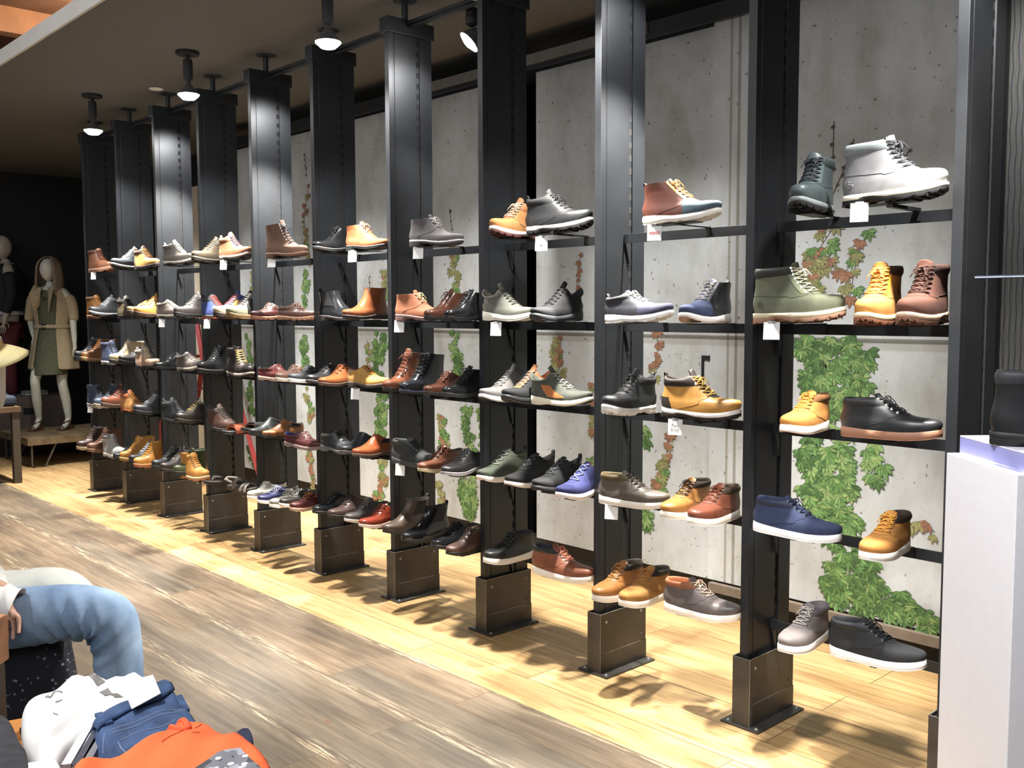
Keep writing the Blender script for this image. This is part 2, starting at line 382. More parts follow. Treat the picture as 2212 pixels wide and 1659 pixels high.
o = MB().box(-1.640, -1.578, 1.048, 1.056, 1.235, 1.255).box(-1.640, -1.628, 1.048, 1.056, 1.10, 1.235).box(-1.640, -1.578, 1.048, 1.056, 1.08, 1.10).build('recessed_pull', DARK, mb_); o.matrix_parent_inverse = Matrix.Translation((2.15, -1.056, 0))
mural(-6.62, -2.90, 1.056, .150, 2.82, 'long concrete print panel with ivy behind the far display posts', -7.5, -2.8)
rt = thing('sliding_door_track', 'black and grey ceiling track the mural panels hang from', 'track', (0, 1.03, 2.83))
o = MB().box(-6.9, .15, -.03, .09, .05, .075).box(-6.9, .15, -.03, -.018, -.005, .05).build('rail_profile', BLK, rt)
o = MB().box(-3.75, -1.95, -.045, -.03, .02, .075).build('cover_strip', mat('grey_aluminium', (.20, .19, .18), .5, .3), rt)
bb = struct('baseboard_right', MB().box(-6.9, .6, 1.10, 1.16, 0, .14), BLK2)
sill = tag(MB().box(-1.55, .12, 1.00, 1.03, .108, .150).build('floor_guide', mat('brown_steel_sill', (.15, .12, .095), .6, .2)), 'brown steel floor guide under the ivy mural panel', 'floor guide')
sill.location = (0, 0, 0)
jamb = struct('trim_4', MB().box(-7.40, -7.13, 1.06, 1.12, 0, 2.6), mat('cream_door_jamb', (.50, .44, .33), .7))

# ================================================================ DISPLAY POSTS
S = .69783
ORD = ['first', 'second', 'third', 'fourth', 'fifth', 'sixth', 'seventh', 'eighth', 'ninth', 'tenth', 'eleventh']
def make_post():
    t = thing('display_post', '', 'post', (0, 0, 0), group='black steel display posts')
    m = MB().box(-.0165, .0165, .014, .040, .24, 2.86).box(-.0120, .0120, .040, .052, .24, 2.86).box(-.0135, .0135, .052, .188, .24, 2.86)
    m.build('post_channel', BLK, t, bevel=.0015)
    m = MB().box(-.0105, .0105, .188, .206, .24, 2.86).box(-.0165, .0165, .206, .282, .24, 2.86)
    for i in range(48):
        z = .36+i*.052; m.box(-.0112, .0112, .190, .2055, z, z+.026, 1)
    m.build('slotted_upright', [BLK, DARK], t)
    m = MB().box(-.0357, .0357, .0, .004, 0, .252).box(-.0357, -.0317, .004, .283, 0, .252).box(.0317, .0357, .004, .283, 0, .252).box(-.0357, .0357, .283, .287, 0, .252).box(-.0317, .0317, .004, .283, .235, .240)
    m.build('base_box', STEEL, t, bevel=.001)
    m = MB().box(.0357, .0372, .004, .289, .004, .088).box(-.0372, -.0357, .004, .289, .004, .088)
    m.build('base_sleeve', STEEL, t, bevel=.0006)
    m = MB()
    for sx in (-.0345, .0345):
        m.box(sx-.0013, sx+.0013, -.0006, .287, .2515, .2528)
    m.box(-.0357, .0357, -.0006, .0016, .2515, .2528).box(.0350, .0363, -.0006, .0006, .0, .2515)
    m.box(.0357, .0374, .02, .25, .0872, .0888)
    m.build('worn_edge', EDGE, t)
    MB().box(-.078, .078, -.010, .297, 0, .008).build('floor_plate', STEEL, t, bevel=.001)
    for (y, z) in ((.035, .215), (.035, .115), (.255, .215), (.255, .115)):
        m = MB()
        m.lathe([(0, .0035), (.0035, .003), (.0055, .0015), (.006, 0)], 12)
        m.v = [(.0357+p[2], y+p[0], z+p[1]) for p in m.v]
        m.build('bolt', EDGE if z > .2 else STEEL, t, True)
    for (x, y) in ((.058, .01), (.058, .28), (-.058, .01)):
        MB().lathe([(0, .0125), (.005, .012), (.007, .008)], 10, 0, (x, y, 0)).build('floor_bolt', EDGE, t, True)
    MB().box(-.0357, .0357, 0, .287, 2.842, 2.917).build('top_cap', BLK, t, bevel=.002)
    MB().cyl((0, .13, 2.917), (0, .13, CEIL), .016, 16).lathe([(.016, CEIL-.018), (.055, CEIL-.008), (.060, CEIL-.002), (.060, CEIL)], 20, 0, (0, .13, 0)).build('ceiling_rod', BLK, t, True)
    return t
def copy_tree(o, parent=None):
    c = o.copy(); COL.objects.link(c); c.parent = parent
    for ch in o.children: copy_tree(ch, c)
    return c
post0 = make_post()
for k in range(11):
    t = post0 if k == 0 else copy_tree(post0)
    t.location = (-k*S, 0, 0)
    if k == 0: lb = 'black steel display post at the right end beside the white plinth'
    elif k == 10: lb = 'black steel display post at the far left end of the row'
    else: lb = 'black steel display post, %s base counting from the right in the row' % ORD[k-1]
    t['label'] = lb
pp = thing('tie_bar', 'thin black square bar running along the tops of the posts', 'bar', (0, .13, 2.88))
MB().box(-10*S, .4, -.010, .010, .014, .032).build('bar_upper', BLK, pp); MB().box(-10*S, .4, -.010, .010, -.004, .006).build('bar_lower', BLK, pp)
# ================================================================ SHOES
SHOES = [
(0, 1, -0.453, -0.008, 1.784, -79.7, -0.8, 'boot6', 0.31, ('4a5658', '8d9797', '15171a', '22262a', '3a4244'), 'dark slate leather lace-up boot pointing out of the shelf beside the pale grey boot'),
(0, 1, -0.184, -0.011, 1.799, -0.3, 1.2, 'boot6', 0.32, ('8b8b8e', 'e8e4cf', '1c1c1e', '33343a', '8f9a9a'), 'large pale grey nubuck boot with black lug sole on the top right rail'),
(0, 2, -0.495, -0.011, 1.437, 6.5, 1.8, 'boot6', 0.31, ('767b60', 'e9d9b4', 'b98a6c', 'd8d4b8', '33332f'), 'sage green nubuck boot with charcoal padded collar and pale laces'),
(0, 2, -0.217, -0.012, 1.432, -84.0, -2.5, 'boot6', 0.3, ('d08c28', 'e8d2a2', '9a5e3c', 'dba24a', '4a3018'), 'wheat yellow tall boot with brown collar between the green and brown boots'),
(0, 2, -0.08, -0.013, 1.433, -87.9, -2.5, 'boot6', 0.3, ('5c2e1a', 'c9a284', '84543c', '3a2018', '3a2018'), 'reddish brown suede boot at the right end of the second row'),
(0, 3, -0.458, -0.014, 1.079, -85.9, 0.7, 'chukka', 0.3, ('d48c28', 'f0ece6', 'b89070', 'dca040', '8a5a28'), 'wheat chukka with white sole turned outward beside the black gum-soled one'),
(0, 3, -0.175, -0.011, 1.083, 3.6, 1.6, 'chukka', 0.31, ('1f2023', 'a06c4c', 'a06c4c', '141414', '18181a'), 'black chukka with a thick gum brown sole'),
(0, 4, -0.486, -0.015, 0.725, 9.9, -2.1, 'chukka', 0.3, ('2c3a60', 'f0f0f0', 'f0f0f0', '161c38', '222c4c'), 'navy suede chukka with white sole and dark laces'),
(0, 4, -0.175, -0.017, 0.722, -88.5, 0.3, 'chukka', 0.3, ('d08a2a', 'f0ece6', 'f0ece6', 'dca040', '2a1a10'), 'wheat chukka with black pull tab above the bottom right rail'),
(0, 5, -0.446, -0.018, 0.368, -87.6, 1.0, 'chukka', 0.3, ('8d8380', 'f0eeea', 'f0eeea', 'c9c2bc', '70686a'), 'light grey suede chukka turned outward with pale laces, bottom row'),
(0, 5, -0.2, -0.01, 0.373, 1.1, 3.4, 'chukka', 0.31, ('25272a', 'f4f4f4', 'f4f4f4', '1a1b1e', '202226'), 'charcoal canvas chukka with bright white sole, bottom row right end'),
(1, 1, -0.972, -0.011, 1.791, 8.8, 2.0, 'wedge', 0.31, ('7a4230', 'e9e4dc', 'd8d4cc', 'dba24a', '7a4230'), 'brown leather ankle boot with grey blue toe and tan laces'),
(1, 2, -1.167, -0.012, 1.432, 4.4, 2.9, 'wedgelow', 0.3, ('4a4b66', 'e9e6e4', 'e9e6e4', 'b8b0a0', '26262c'), 'navy and charcoal low sneaker with striped laces'),
(1, 2, -0.857, -0.013, 1.43, -87.7, 0.2, 'wedge', 0.3, ('4c5272', 'ece8e4', 'c8a890', 'a8a49c', '17171a'), 'black ankle boot with a navy toe cap pointing left'),
(1, 3, -1.204, -0.015, 1.08, -90.6, 1.1, 'hiker', 0.3, ('202124', 'ecebe8', 'ecebe8', '17181a', '141416'), 'black mid hiker with silver lace hooks and white sole'),
(1, 3, -0.88, -0.011, 1.087, 7.6, -1.0, 'hiker', 0.31, ('d99a38', 'f0eeea', '2a1e18', 'e6ba60', '2a1e18'), 'golden yellow mid hiker with dark heel patch and white sole'),
(1, 4, -1.184, -0.014, 0.726, 12.0, 0.4, 'chukka', 0.3, ('6a6054', 'efe9dc', 'efe9dc', '38302a', '5a4a26'), 'olive grey leather chukka with brown padded collar'),
(1, 4, -0.934, -0.012, 0.73, -86.7, 0.4, 'chukka', 0.3, ('c98634', 'efe6da', 'efe6da', '2e1c12', '33241a'), 'golden leather chukka with dark brown laces behind the rust one'),
(1, 4, -0.808, -0.015, 0.726, -88.8, 0.7, 'chukka', 0.3, ('8c4a30', 'efe6da', 'efe6da', '7a4028', '4a3826'), "rust brown leather chukka with brown laces at the fourth row's end"),
(1, 5, -1.247, -0.024, 0.363, -88.4, -0.4, 'chukka', 0.3, ('b8762e', 'f0e8dc', 'f0e8dc', 'a87848', '241a14'), 'burnished tan leather chukka with black padded collar, bottom row'),
(1, 5, -1.117, -0.021, 0.366, -87.8, 1.9, 'chukka', 0.3, ('c88c38', 'f0e8dc', 'f0e8dc', 'b88040', '241a14'), 'wheat nubuck chukka with black padded collar, bottom row'),
(1, 5, -0.861, -0.016, 0.369, 5.0, 1.6, 'chukka', 0.31, ('6a605e', 'f0e8dc', 'f0e8dc', 'd8b49c', 'a86238'), 'grey brown chukka with orange leather collar, bottom row'),
(2, 1, -1.849, -0.008, 1.784, -85.6, -0.1, 'hiker', 0.3, ('b97c36', 'e8dcd0', '6a3a34', 'cbbba0', 'b06c36'), 'tan nubuck boot with grey laces half behind the black boot'),
(2, 1, -1.584, -0.012, 1.795, 12.5, 2.5, 'hiker', 0.31, ('191a1c', 'efedea', '17181a', '141416', '141416'), 'black quilted mid boot with a white wavy sole'),
(2, 2, -1.892, -0.012, 1.432, 1.3, -0.7, 'runner', 0.3, ('73756a', 'e9e6d8', 'e9e6d8', '2c2e2c', '8a8578'), 'sage grey running sneaker with raised tongue'),
(2, 2, -1.592, -0.013, 1.431, -88.8, -1.0, 'runner', 0.3, ('1b1c1f', '33353a', '33353a', '26282c', '141416'), 'all black running sneaker with raised heel tab'),
(2, 3, -1.905, -0.014, 1.082, -89.5, 1.7, 'runner', 0.3, ('7c7876', 'eceae6', '3c3c3c', 'a4a09c', '6c6868'), 'light grey knit sneaker at the left end of the third row'),
(2, 3, -1.776, -0.012, 1.085, -85.4, 2.9, 'runner', 0.3, ('1f2022', '2e3032', '55564e', '7c7c78', 'c07848'), 'black sneaker with orange tongue tip and grey laces'),
(2, 3, -1.572, -0.011, 1.086, 7.8, 2.1, 'runner', 0.3, ('5b5f54', 'f0e6cc', '2c2c2c', 'b0aea4', '55584c'), 'olive grey sneaker with orange side flash and cream sole'),
(2, 4, -1.933, -0.009, 0.734, -87.2, -0.2, 'knit', 0.3, ('4a5242', 'ece0d0', 'ece0d0', '8a8f84', '363c30'), 'olive green knit sneaker with cream sole at the column'),
(2, 4, -1.752, -0.011, 0.732, -87.9, -0.4, 'knit', 0.3, ('191a1c', 'e6d8ca', '101012', '55585c', '101012'), 'black knit sneaker with a strip of cream midsole'),
(2, 4, -1.594, -0.009, 0.733, -87.3, 0.5, 'knit', 0.3, ('18191b', '1e1f22', '101012', '4c5054', '101012'), 'all black knit sneaker with black sole'),
(2, 4, -1.453, -0.014, 0.727, -86.4, -0.5, 'knit', 0.3, ('2b3272', 'efe6de', 'efe6de', '7e84b0', '1e2450'), 'cobalt blue knit sneaker with white sole'),
(2, 5, -1.893, -0.009, 0.377, -88.7, 2.4, 'chukka', 0.3, ('1c1e1f', 'ece6de', 'ece6de', '2c2e30', '26282a'), 'black nubuck chukka with white notched sole in front of the post'),
(2, 5, -1.562, -0.017, 0.369, 7.0, -0.6, 'chukka', 0.31, ('a05c3c', 'f2ece2', 'f2ece2', 'b87060', '2c2e34'), 'rust leather chukka with charcoal collar, bottom row'),
(3, 1, -2.392, -0.007, 1.779, 15.4, -0.7, 'desert', 0.3, ('6e686a', 'dedad6', '4c4a4a', 'c8c4c0', '6e686a'), 'grey suede desert boot with white laces, top row'),
(3, 2, -2.506, -0.013, 1.429, 14.5, -0.6, 'desert', 0.3, ('b56a40', 'c89090', '8c6864', 'ead8a0', 'b56a40'), 'burnt orange suede desert boot with cream laces'),
(3, 2, -2.304, -0.011, 1.43, -81.6, -1.0, 'desert', 0.3, ('6c3f2c', '2c2826', '2c2826', '3a2018', '6c3f2c'), 'brown leather chukka with dark sole in the second row'),
(3, 2, -2.162, -0.011, 1.429, -81.7, -1.0, 'desert', 0.3, ('1e1f21', '26272a', '26272a', '141416', '1e1f21'), 'shiny black leather chukka half behind the third post'),
(3, 3, -2.634, -0.012, 1.081, -81.7, 0.6, 'tall', 0.3, ('7e4a30', '2b2824', '2b2824', '6a3628', '7e4a30'), 'tall chestnut lace-up boot pointing across the post'),
(3, 3, -2.494, -0.013, 1.08, -82.3, 0.5, 'tall', 0.3, ('1f2228', '4a526c', '2a2c34', '17181a', '1c1e22'), 'tall black lace-up boot with a bluish welt'),
(3, 3, -2.314, -0.012, 1.081, -81.9, 1.2, 'oxford', 0.3, ('6c4030', '3c3632', '3c3632', '8a5a4c', '6c4030'), 'brown leather lace-up shoe beside the tall black boot'),
(3, 3, -2.18, -0.012, 1.081, -82.5, 2.1, 'desert', 0.3, ('1c1d1f', '2c2e30', '2c2e30', '141416', '1c1d1f'), 'black leather ankle shoe with silver eyelets, third row'),
(3, 4, -2.561, -0.016, 0.724, 9.5, -1.7, 'chukka', 0.3, ('3a3d3d', '4d5153', '4d5153', '2c2e2e', '3a3d3d'), 'charcoal suede chukka with grey sole and a white tag below'),
(3, 4, -2.359, -0.014, 0.725, -82.2, -0.1, 'oxford', 0.3, ('80482c', 'e6d4a6', 'e6d4a6', '6c3c26', '80482c'), 'tan brown derby shoe with cream sole'),
(3, 4, -2.191, -0.011, 0.728, -81.8, 0.4, 'oxford', 0.3, ('2c2b2e', 'b0aeb2', 'b0aeb2', '26262a', '2c2b2e'), 'dark charcoal derby shoe with pale grey sole'),
(3, 5, -2.651, -0.003, 0.383, -85.7, 1.1, 'chelsea', 0.3, ('5c483c', '3c3634', '3c3634', '26282c', '5c483c'), 'taupe brown chelsea boot in front of the fourth post'),
(3, 5, -2.483, -0.014, 0.372, -86.8, 0.2, 'chelsea', 0.3, ('18191b', '2a2b2d', '2a2b2d', '18191b', '18191b'), 'glossy black chelsea boot with pull tab'),
(3, 5, -2.269, -0.008, 0.377, -86.5, 0.9, 'oxford', 0.29, ('191a1c', '26272a', '26272a', '1c1c1e', '191a1c'), 'black leather derby shoe beside the black chelsea boot'),
(3, 5, -2.15, -0.016, 0.37, -86.6, 0.2, 'oxford', 0.29, ('5c4036', '2c2624', '2c2624', '3c2c26', '5c4036'), 'brown leather derby shoe partly behind the third post'),
(4, 1, -3.252, -0.007, 1.787, -80.4, 0.1, 'desert', 0.3, ('1b1c1e', '5a5a5c', '2c2c2e', '141416', '1b1c1e'), 'black lace-up ankle boot beside the orange tan boot'),
(4, 1, -2.956, -0.008, 1.784, 4.8, -0.0, 'desert', 0.31, ('b4673c', '55504c', '2c2c2c', '7a6250', 'a05c34'), 'orange tan leather boot with dark rugged sole, top row'),
(4, 2, -3.208, -0.013, 1.425, 11.2, -0.3, 'chelsea', 0.3, ('26282b', '6c6464', '3c3c3c', '1c1c1e', '26282b'), 'dark grey shiny chelsea boot facing right'),
(4, 2, -2.966, -0.011, 1.433, -83.6, -0.7, 'zip', 0.3, ('a05a30', '6a5e5a', '3a3634', '7a4020', 'a05a30'), 'tan leather side-zip ankle boot'),
(4, 3, -3.34, -0.011, 1.083, -82.3, 1.4, 'oxford', 0.29, ('1d1e20', '6c6668', '3a3a3c', '141416', '1d1e20'), 'black lace-up dress shoe reaching across the fifth post'),
(4, 3, -3.204, -0.013, 1.078, -81.9, 0.2, 'oxford', 0.3, ('a8602e', '6c5850', '6c5850', '8a4a24', 'a8602e'), 'cognac brown dress shoe beside the yellow one'),
(4, 3, -2.953, -0.012, 1.083, 6.8, 1.4, 'oxford', 0.3, ('dca446', '7a6c66', '4a4442', 'a87834', 'c89038'), 'golden yellow suede derby with a white tag below'),
(4, 4, -3.216, -0.02, 0.719, 8.5, -1.4, 'oxford', 0.3, ('36383b', '76787a', '76787a', '141416', '36383b'), 'dark grey leather derby facing right with open collar'),
(4, 4, -3.036, -0.007, 0.733, -80.6, 1.9, 'slipon', 0.29, ('2a2d33', '6c6464', '6c6464', '141416', '2a2d33'), 'dark navy leather shoe squeezed between grey and orange ones'),
(4, 4, -2.908, -0.009, 0.731, -81.3, 1.8, 'slipon', 0.3, ('b45a2a', '8c7464', '6c5a50', '141416', 'b45a2a'), 'bright orange leather slip-on boot with elastic side'),
(4, 5, -3.299, -0.006, 0.38, -86.0, 1.1, 'oxford', 0.29, ('1d2023', '2c2e32', '2c2e32', '1c1c1e', '1d2023'), 'black derby at the bottom left end beside the brown one'),
(4, 5, -3.151, -0.005, 0.38, -85.7, 2.0, 'oxford', 0.29, ('55403a', '3c3836', '3c3836', '3a2c26', '55403a'), 'matte dark brown derby between black and grey ones, bottom row'),
(4, 5, -2.996, -0.004, 0.381, -85.1, 2.2, 'oxford', 0.29, ('57504e', 'e8dcd0', 'e8dcd0', '7c7470', '57504e'), 'grey leather derby with cream sole, bottom row'),
(4, 5, -2.857, -0.008, 0.377, -85.5, 1.9, 'oxford', 0.29, ('96381e', 'ead8cc', 'ead8cc', '8a4030', '96381e'), 'glossy red brown derby with cream sole, bottom row'),
(5, 1, -3.752, -0.009, 1.783, 17.1, 1.1, 'tall', 0.3, ('76523e', 'a87e5c', '6c4c38', '1f1a20', '5f4234'), 'brown nubuck work boot with dark laces and tan lug sole'),
(5, 2, -3.937, -0.01, 1.43, -81.3, -1.8, 'boat', 0.29, ('52201f', 'b87c5c', 'b87c5c', 'a88070', '52201f'), 'oxblood lug-soled boat shoe at the left'),
(5, 2, -3.651, -0.013, 1.427, 10.9, -1.1, 'boat', 0.3, ('664236', 'c08a68', 'c08a68', 'b0907c', '664236'), 'brown lug-soled boat shoe facing right'),
(5, 3, -3.873, -0.017, 1.073, 16.0, -1.0, 'boat', 0.29, ('6c2c2a', 'd8b49c', 'd8b49c', '7c4038', '6c2c2a'), 'burgundy leather boat shoe facing right in the third row'),
(5, 3, -3.671, -0.012, 1.08, -81.1, 0.7, 'boat', 0.29, ('7a5848', 'd8c8b8', 'd8c8b8', '8a6c5c', '7a5848'), 'taupe brown boat shoe between the burgundy and grey ones'),
(5, 3, -3.525, -0.012, 1.081, -81.6, 1.2, 'boat', 0.29, ('46474b', 'd0ccc8', 'd0ccc8', '8c8e90', '46474b'), 'slate grey boat shoe with white sole in the third row'),
(5, 4, -3.995, -0.005, 0.736, -82.9, 1.9, 'slipon', 0.29, ('34373a', '2c2e30', '2c2e30', '141416', '1e2024'), 'dark grey slip-on clog in the fourth row'),
(5, 4, -3.836, -0.005, 0.737, -83.0, 2.1, 'slipon', 0.29, ('a8682e', '3c3632', '3c3632', '141416', '3a2a1c'), 'orange tan slip-on clog beside the grey one'),
(5, 4, -3.572, -0.028, 0.708, 15.4, -3.2, 'boat', 0.29, ('5f2c2e', 'a8908a', 'a8908a', '8c645c', '5f2c2e'), 'burgundy boat shoe with a blue lining facing right'),
(5, 5, -4.016, -0.018, 0.367, -83.4, -0.8, 'boat', 0.28, ('d8d4c8', 'f4f0e8', 'f4f0e8', 'e8e8e0', 'd8d4c8'), 'cream white canvas boat shoe, bottom row'),
(5, 5, -3.875, -0.023, 0.364, -85.7, -1.5, 'boat', 0.28, ('2c3064', 'f4f0ea', 'f4f0ea', 'c4c8d8', '2c3064'), 'navy canvas boat shoe with white laces, bottom row'),
(5, 5, -3.736, -0.026, 0.361, -84.3, -1.6, 'boat', 0.28, ('8f8b80', 'f0ebe0', 'f0ebe0', 'd8d4c8', '8f8b80'), 'pale grey canvas boat shoe, bottom row'),
(5, 5, -3.652, -0.013, 0.371, -82.7, 0.8, 'boat', 0.28, ('26241f', 'e8dcc8', 'e8dcc8', '8c8a80', '26241f'), 'black and grey boat shoe with beige sole, bottom row'),
(5, 5, -3.532, -0.017, 0.368, -83.2, -0.3, 'boat', 0.28, ('5c1f1e', 'dcb090', 'dcb090', 'a8683c', '5c1f1e'), 'deep red leather boat shoe with tan laces, bottom row'),
(6, 1, -4.687, -0.006, 1.784, -79.5, -0.5, 'hiker', 0.3, ('52493a', '4a4438', '2a2620', '5c523e', '52493a'), 'olive brown mid hiker with olive laces in the top row'),
(6, 1, -4.363, -0.011, 1.793, 8.3, 0.5, 'hiker', 0.3, ('96603f', 'c8a890', '2c2826', '26264a', '96603f'), 'russet hiker with navy laces and cream sole, top row'),
(6, 2, -4.646, -0.012, 1.428, 5.1, 0.2, 'hiker', 0.3, ('3a4f98', '55584c', 'c05a48', 'b8382e', '3a3e44'), 'bright blue hiker with red laces'),
(6, 2, -4.404, -0.009, 1.434, -78.7, -0.1, 'hiker', 0.3, ('cf9a58', '3c342e', '3c342e', '9c4c48', '3a4f98'), 'orange and cream hiker toe beside the blue hiker'),
(6, 2, -4.239, -0.009, 1.431, -77.7, -0.6, 'hiker', 0.3, ('8c8c6c', '8c6c40', '8c6c40', '2c2426', '241a1c'), 'pale green hiker with black collar and hooks'),
(6, 3, -4.634, -0.012, 1.079, -80.8, 0.3, 'boot6', 0.3, ('1d1e20', '2c2e30', '2c2e30', '2c2c2e', '1d1e20'), 'black lace-up boot at the left end of its third row rail'),
(6, 3, -4.329, -0.017, 1.071, -1.4, -1.4, 'boot6', 0.3, ('2c2220', 'b8a894', '2c2624', 'd8b878', '2c2220'), 'dark brown boot with yellow striped laces'),
(6, 4, -4.558, -0.024, 0.714, 11.4, -2.5, 'hiker', 0.3, ('5c4036', '3a3c40', '3a3c40', '2c241e', '4c3830'), 'brown leather hiker with dark laces in the fourth row'),
(6, 4, -4.33, -0.015, 0.721, -79.7, -1.2, 'slide', 0.28, ('2c2e30', '2c2e30', '2c2e30', 'a8583c', '2c2e30'), 'flat black slide sandal with an orange brown strap'),
(6, 4, -4.132, 0.003, 0.745, -76.7, 3.5, 'slide', 0.28, ('1c1a1a', '1c1a1a', '1c1a1a', '5c3c30', '1c1a1a'), 'dark slide sandal with a brown strap, beside the post'),
(6, 5, -4.6, -0.012, 0.372, -82.9, 0.7, 'flipflop', 0.28, ('3a2e2a', '3a2e2a', '3a2e2a', '3a302c', '3a2e2a'), 'dark brown thong flip-flop, bottom row'),
(6, 5, -4.316, -0.027, 0.36, 9.1, -0.7, 'sandal', 0.29, ('7c7468', '4c443c', '4c443c', '1c1c1c', '8c8478'), 'grey and beige strap hiking sandal, bottom row'),
(7, 1, -5.169, -0.011, 1.79, 13.9, 0.4, 'hiker', 0.3, ('6c625a', 'c8c0b4', '2c2a28', 'b8ac98', '6c625a'), 'taupe trail hiker with cream laces, top row'),
(7, 2, -5.306, -0.013, 1.43, 13.1, 0.8, 'hikelow', 0.3, ('7c7064', 'c0b4a4', '4a443e', 'b8a890', '7c7064'), 'beige low trail shoe with pale laces'),
(7, 2, -4.963, -0.009, 1.435, -80.4, -0.7, 'hiker', 0.3, ('4c4444', '1f1f20', '1f1f20', '8c8480', '4c4444'), 'grey brown hiker pointing left beside the beige trail shoe'),
(7, 3, -5.304, -0.011, 1.08, -80.4, 0.5, 'oxford', 0.3, ('26282a', '1a1a1c', '1a1a1c', '4a4c50', '26282a'), 'black leather walking shoe, third row'),
(7, 3, -5.024, -0.015, 1.077, 7.0, 2.8, 'hikelow', 0.3, ('6a605a', 'b8ac9c', '55504a', '4c3a36', '6a605a'), 'taupe trail shoe with brown laces, third row'),
(7, 4, -5.255, -0.024, 0.713, 11.7, -0.3, 'hiker', 0.3, ('36393b', '3c4042', '3c4042', '26282a', '36393b'), 'charcoal hiker boot facing right, fourth row'),
(7, 4, -4.995, -0.009, 0.729, -80.2, 2.1, 'hiker', 0.3, ('2f2825', '26241f', '26241f', '9c8450', '3a3228'), 'dark brown boot with golden laces, fourth row'),
(7, 5, -5.394, -0.009, 0.374, -81.2, 0.2, 'hiker', 0.3, ('1f2022', '26272a', '26272a', '3c4044', '1f2022'), 'black hiker at the left of the bottom row rail'),
(7, 5, -5.252, -0.012, 0.371, -81.3, -0.0, 'hiker', 0.3, ('2c2422', '26221f', '26221f', '8c8480', '2c2422'), 'dark brown hiker beside the yellow boot, bottom row'),
(7, 5, -4.968, -0.036, 0.352, 8.3, -0.7, 'boot6', 0.29, ('d09038', 'e0c090', 'c88850', 'a87838', 'd09038'), 'yellow boot facing right, bottom row'),
(7, 5, -5.061, -0.009, 0.375, -81.5, -0.1, 'boot6', 0.28, ('4c5836', '2c2c26', '2c2c26', '2c2c26', '4c5836'), 'olive green boot standing behind the yellow boot'),
(8, 1, -6.014, -0.007, 1.789, -80.6, 1.1, 'hiker', 0.3, ('3c4046', 'c0c4c8', '1c1c1e', 'a8acb4', '33281f'), 'slate hiker with silver hooks and pale sole'),
(8, 1, -5.71, -0.007, 1.778, 6.9, 0.2, 'hiker', 0.3, ('d09c48', '241c1c', '241c1c', 'b07c30', '5c4430'), 'yellow hiker with dark sole beside the slate hiker'),
(8, 2, -6.048, -0.012, 1.426, 6.8, 0.2, 'hiker', 0.3, ('64563f', '1f1c1a', '1f1c1a', '2c2824', '26221f'), 'khaki brown hiker with dark laces'),
(8, 2, -5.762, -0.009, 1.443, -80.1, 1.3, 'hikelow', 0.28, ('c89c64', '3c342c', '3c342c', 'c8a060', 'c89c64'), 'pale tan trail shoe toe behind the yellow one'),
(8, 2, -5.626, -0.009, 1.438, -79.6, -0.2, 'hiker', 0.3, ('cf9434', '4a3224', '4a3224', 'd0a050', 'cf9434'), 'golden yellow hiker pointing left'),
(8, 3, -6.114, -0.009, 1.085, -81.3, 0.8, 'boot6', 0.29, ('ceb890', '4a443e', '4a443e', 'd8c8a8', 'c8b088'), 'cream tan boot at the left of the third row'),
(8, 3, -5.938, -0.009, 1.085, -81.1, 1.1, 'hikelow', 0.29, ('2e2f31', '1c1c1e', '1c1c1e', '6a6c70', '2e2f31'), 'black low hiker behind the beige one'),
(8, 3, -5.722, -0.02, 1.063, 5.6, 1.2, 'hiker', 0.3, ('b08c72', '26221f', '26221f', 'c8b088', '8c847c'), 'rosy beige hiker facing right'),
(8, 4, -6.011, -0.017, 0.723, 10.8, 1.7, 'hiker', 0.3, ('d89850', 'b8582c', '26221f', 'c89840', 'c06838'), 'amber hiker with orange trim facing right'),
(8, 4, -5.698, -0.006, 0.733, -80.3, 2.4, 'hiker', 0.3, ('2c2f33', '1c1c1e', '1c1c1e', 'a8acb0', '2c2f33'), 'black hiker with silver hooks, fourth row'),
(8, 5, -6.1, -0.011, 0.373, -82.2, -0.4, 'oxford', 0.29, ('222530', '26262a', '26262a', '4c5058', '222530'), 'blue black shoe at the left of the bottom row'),
(8, 5, -5.962, -0.013, 0.371, -82.1, -0.8, 'boot6', 0.29, ('c88c30', 'd8b878', 'b07838', 'c89438', 'c88c30'), 'wheat boot beside the blue black shoe, bottom row'),
(8, 5, -5.792, -0.014, 0.37, -81.7, -1.1, 'hiker', 0.29, ('2f2a30', '2c2830', '2c2830', 'a8acb4', '2f2a30'), 'dark plum hiker with silver hooks, bottom row'),
(8, 5, -5.676, -0.023, 0.362, -81.8, -2.4, 'boot6', 0.29, ('cf8c2c', 'd08850', 'b06840', 'c89438', 'cf8c2c'), 'orange yellow boot at the right of the bottom row'),
(9, 1, -6.603, -0.009, 1.787, 9.7, 0.8, 'boot6', 0.3, ('96603f', 'c89878', 'a87050', '5a2c20', '6a4430'), 'russet brown boot alone at the far top left'),
(9, 2, -6.678, -0.013, 1.423, 8.2, 0.8, 'boot6', 0.3, ('a8702e', 'c09068', '7a5030', '9c6c30', '7a4c28'), 'tan boot at the far left of the second row'),
(9, 2, -6.489, -0.009, 1.441, -80.6, 1.1, 'hiker', 0.3, ('303236', '8c8e94', '26262a', '9c9ea4', '303236'), 'black hiker with pale grey lug sole, far left'),
(9, 3, -6.838, -0.009, 1.084, -81.8, 0.2, 'boot6', 0.3, ('1f2024', '26262a', '26262a', '26282c', '1f2024'), 'black boot sticking out past the far left post'),
(9, 3, -6.685, -0.01, 1.083, -81.5, 1.1, 'boot6', 0.3, ('8c5a2c', 'c09c68', '7c5c38', '9c6434', '7c4c28'), 'brown leather boot with tan welt, far left third row'),
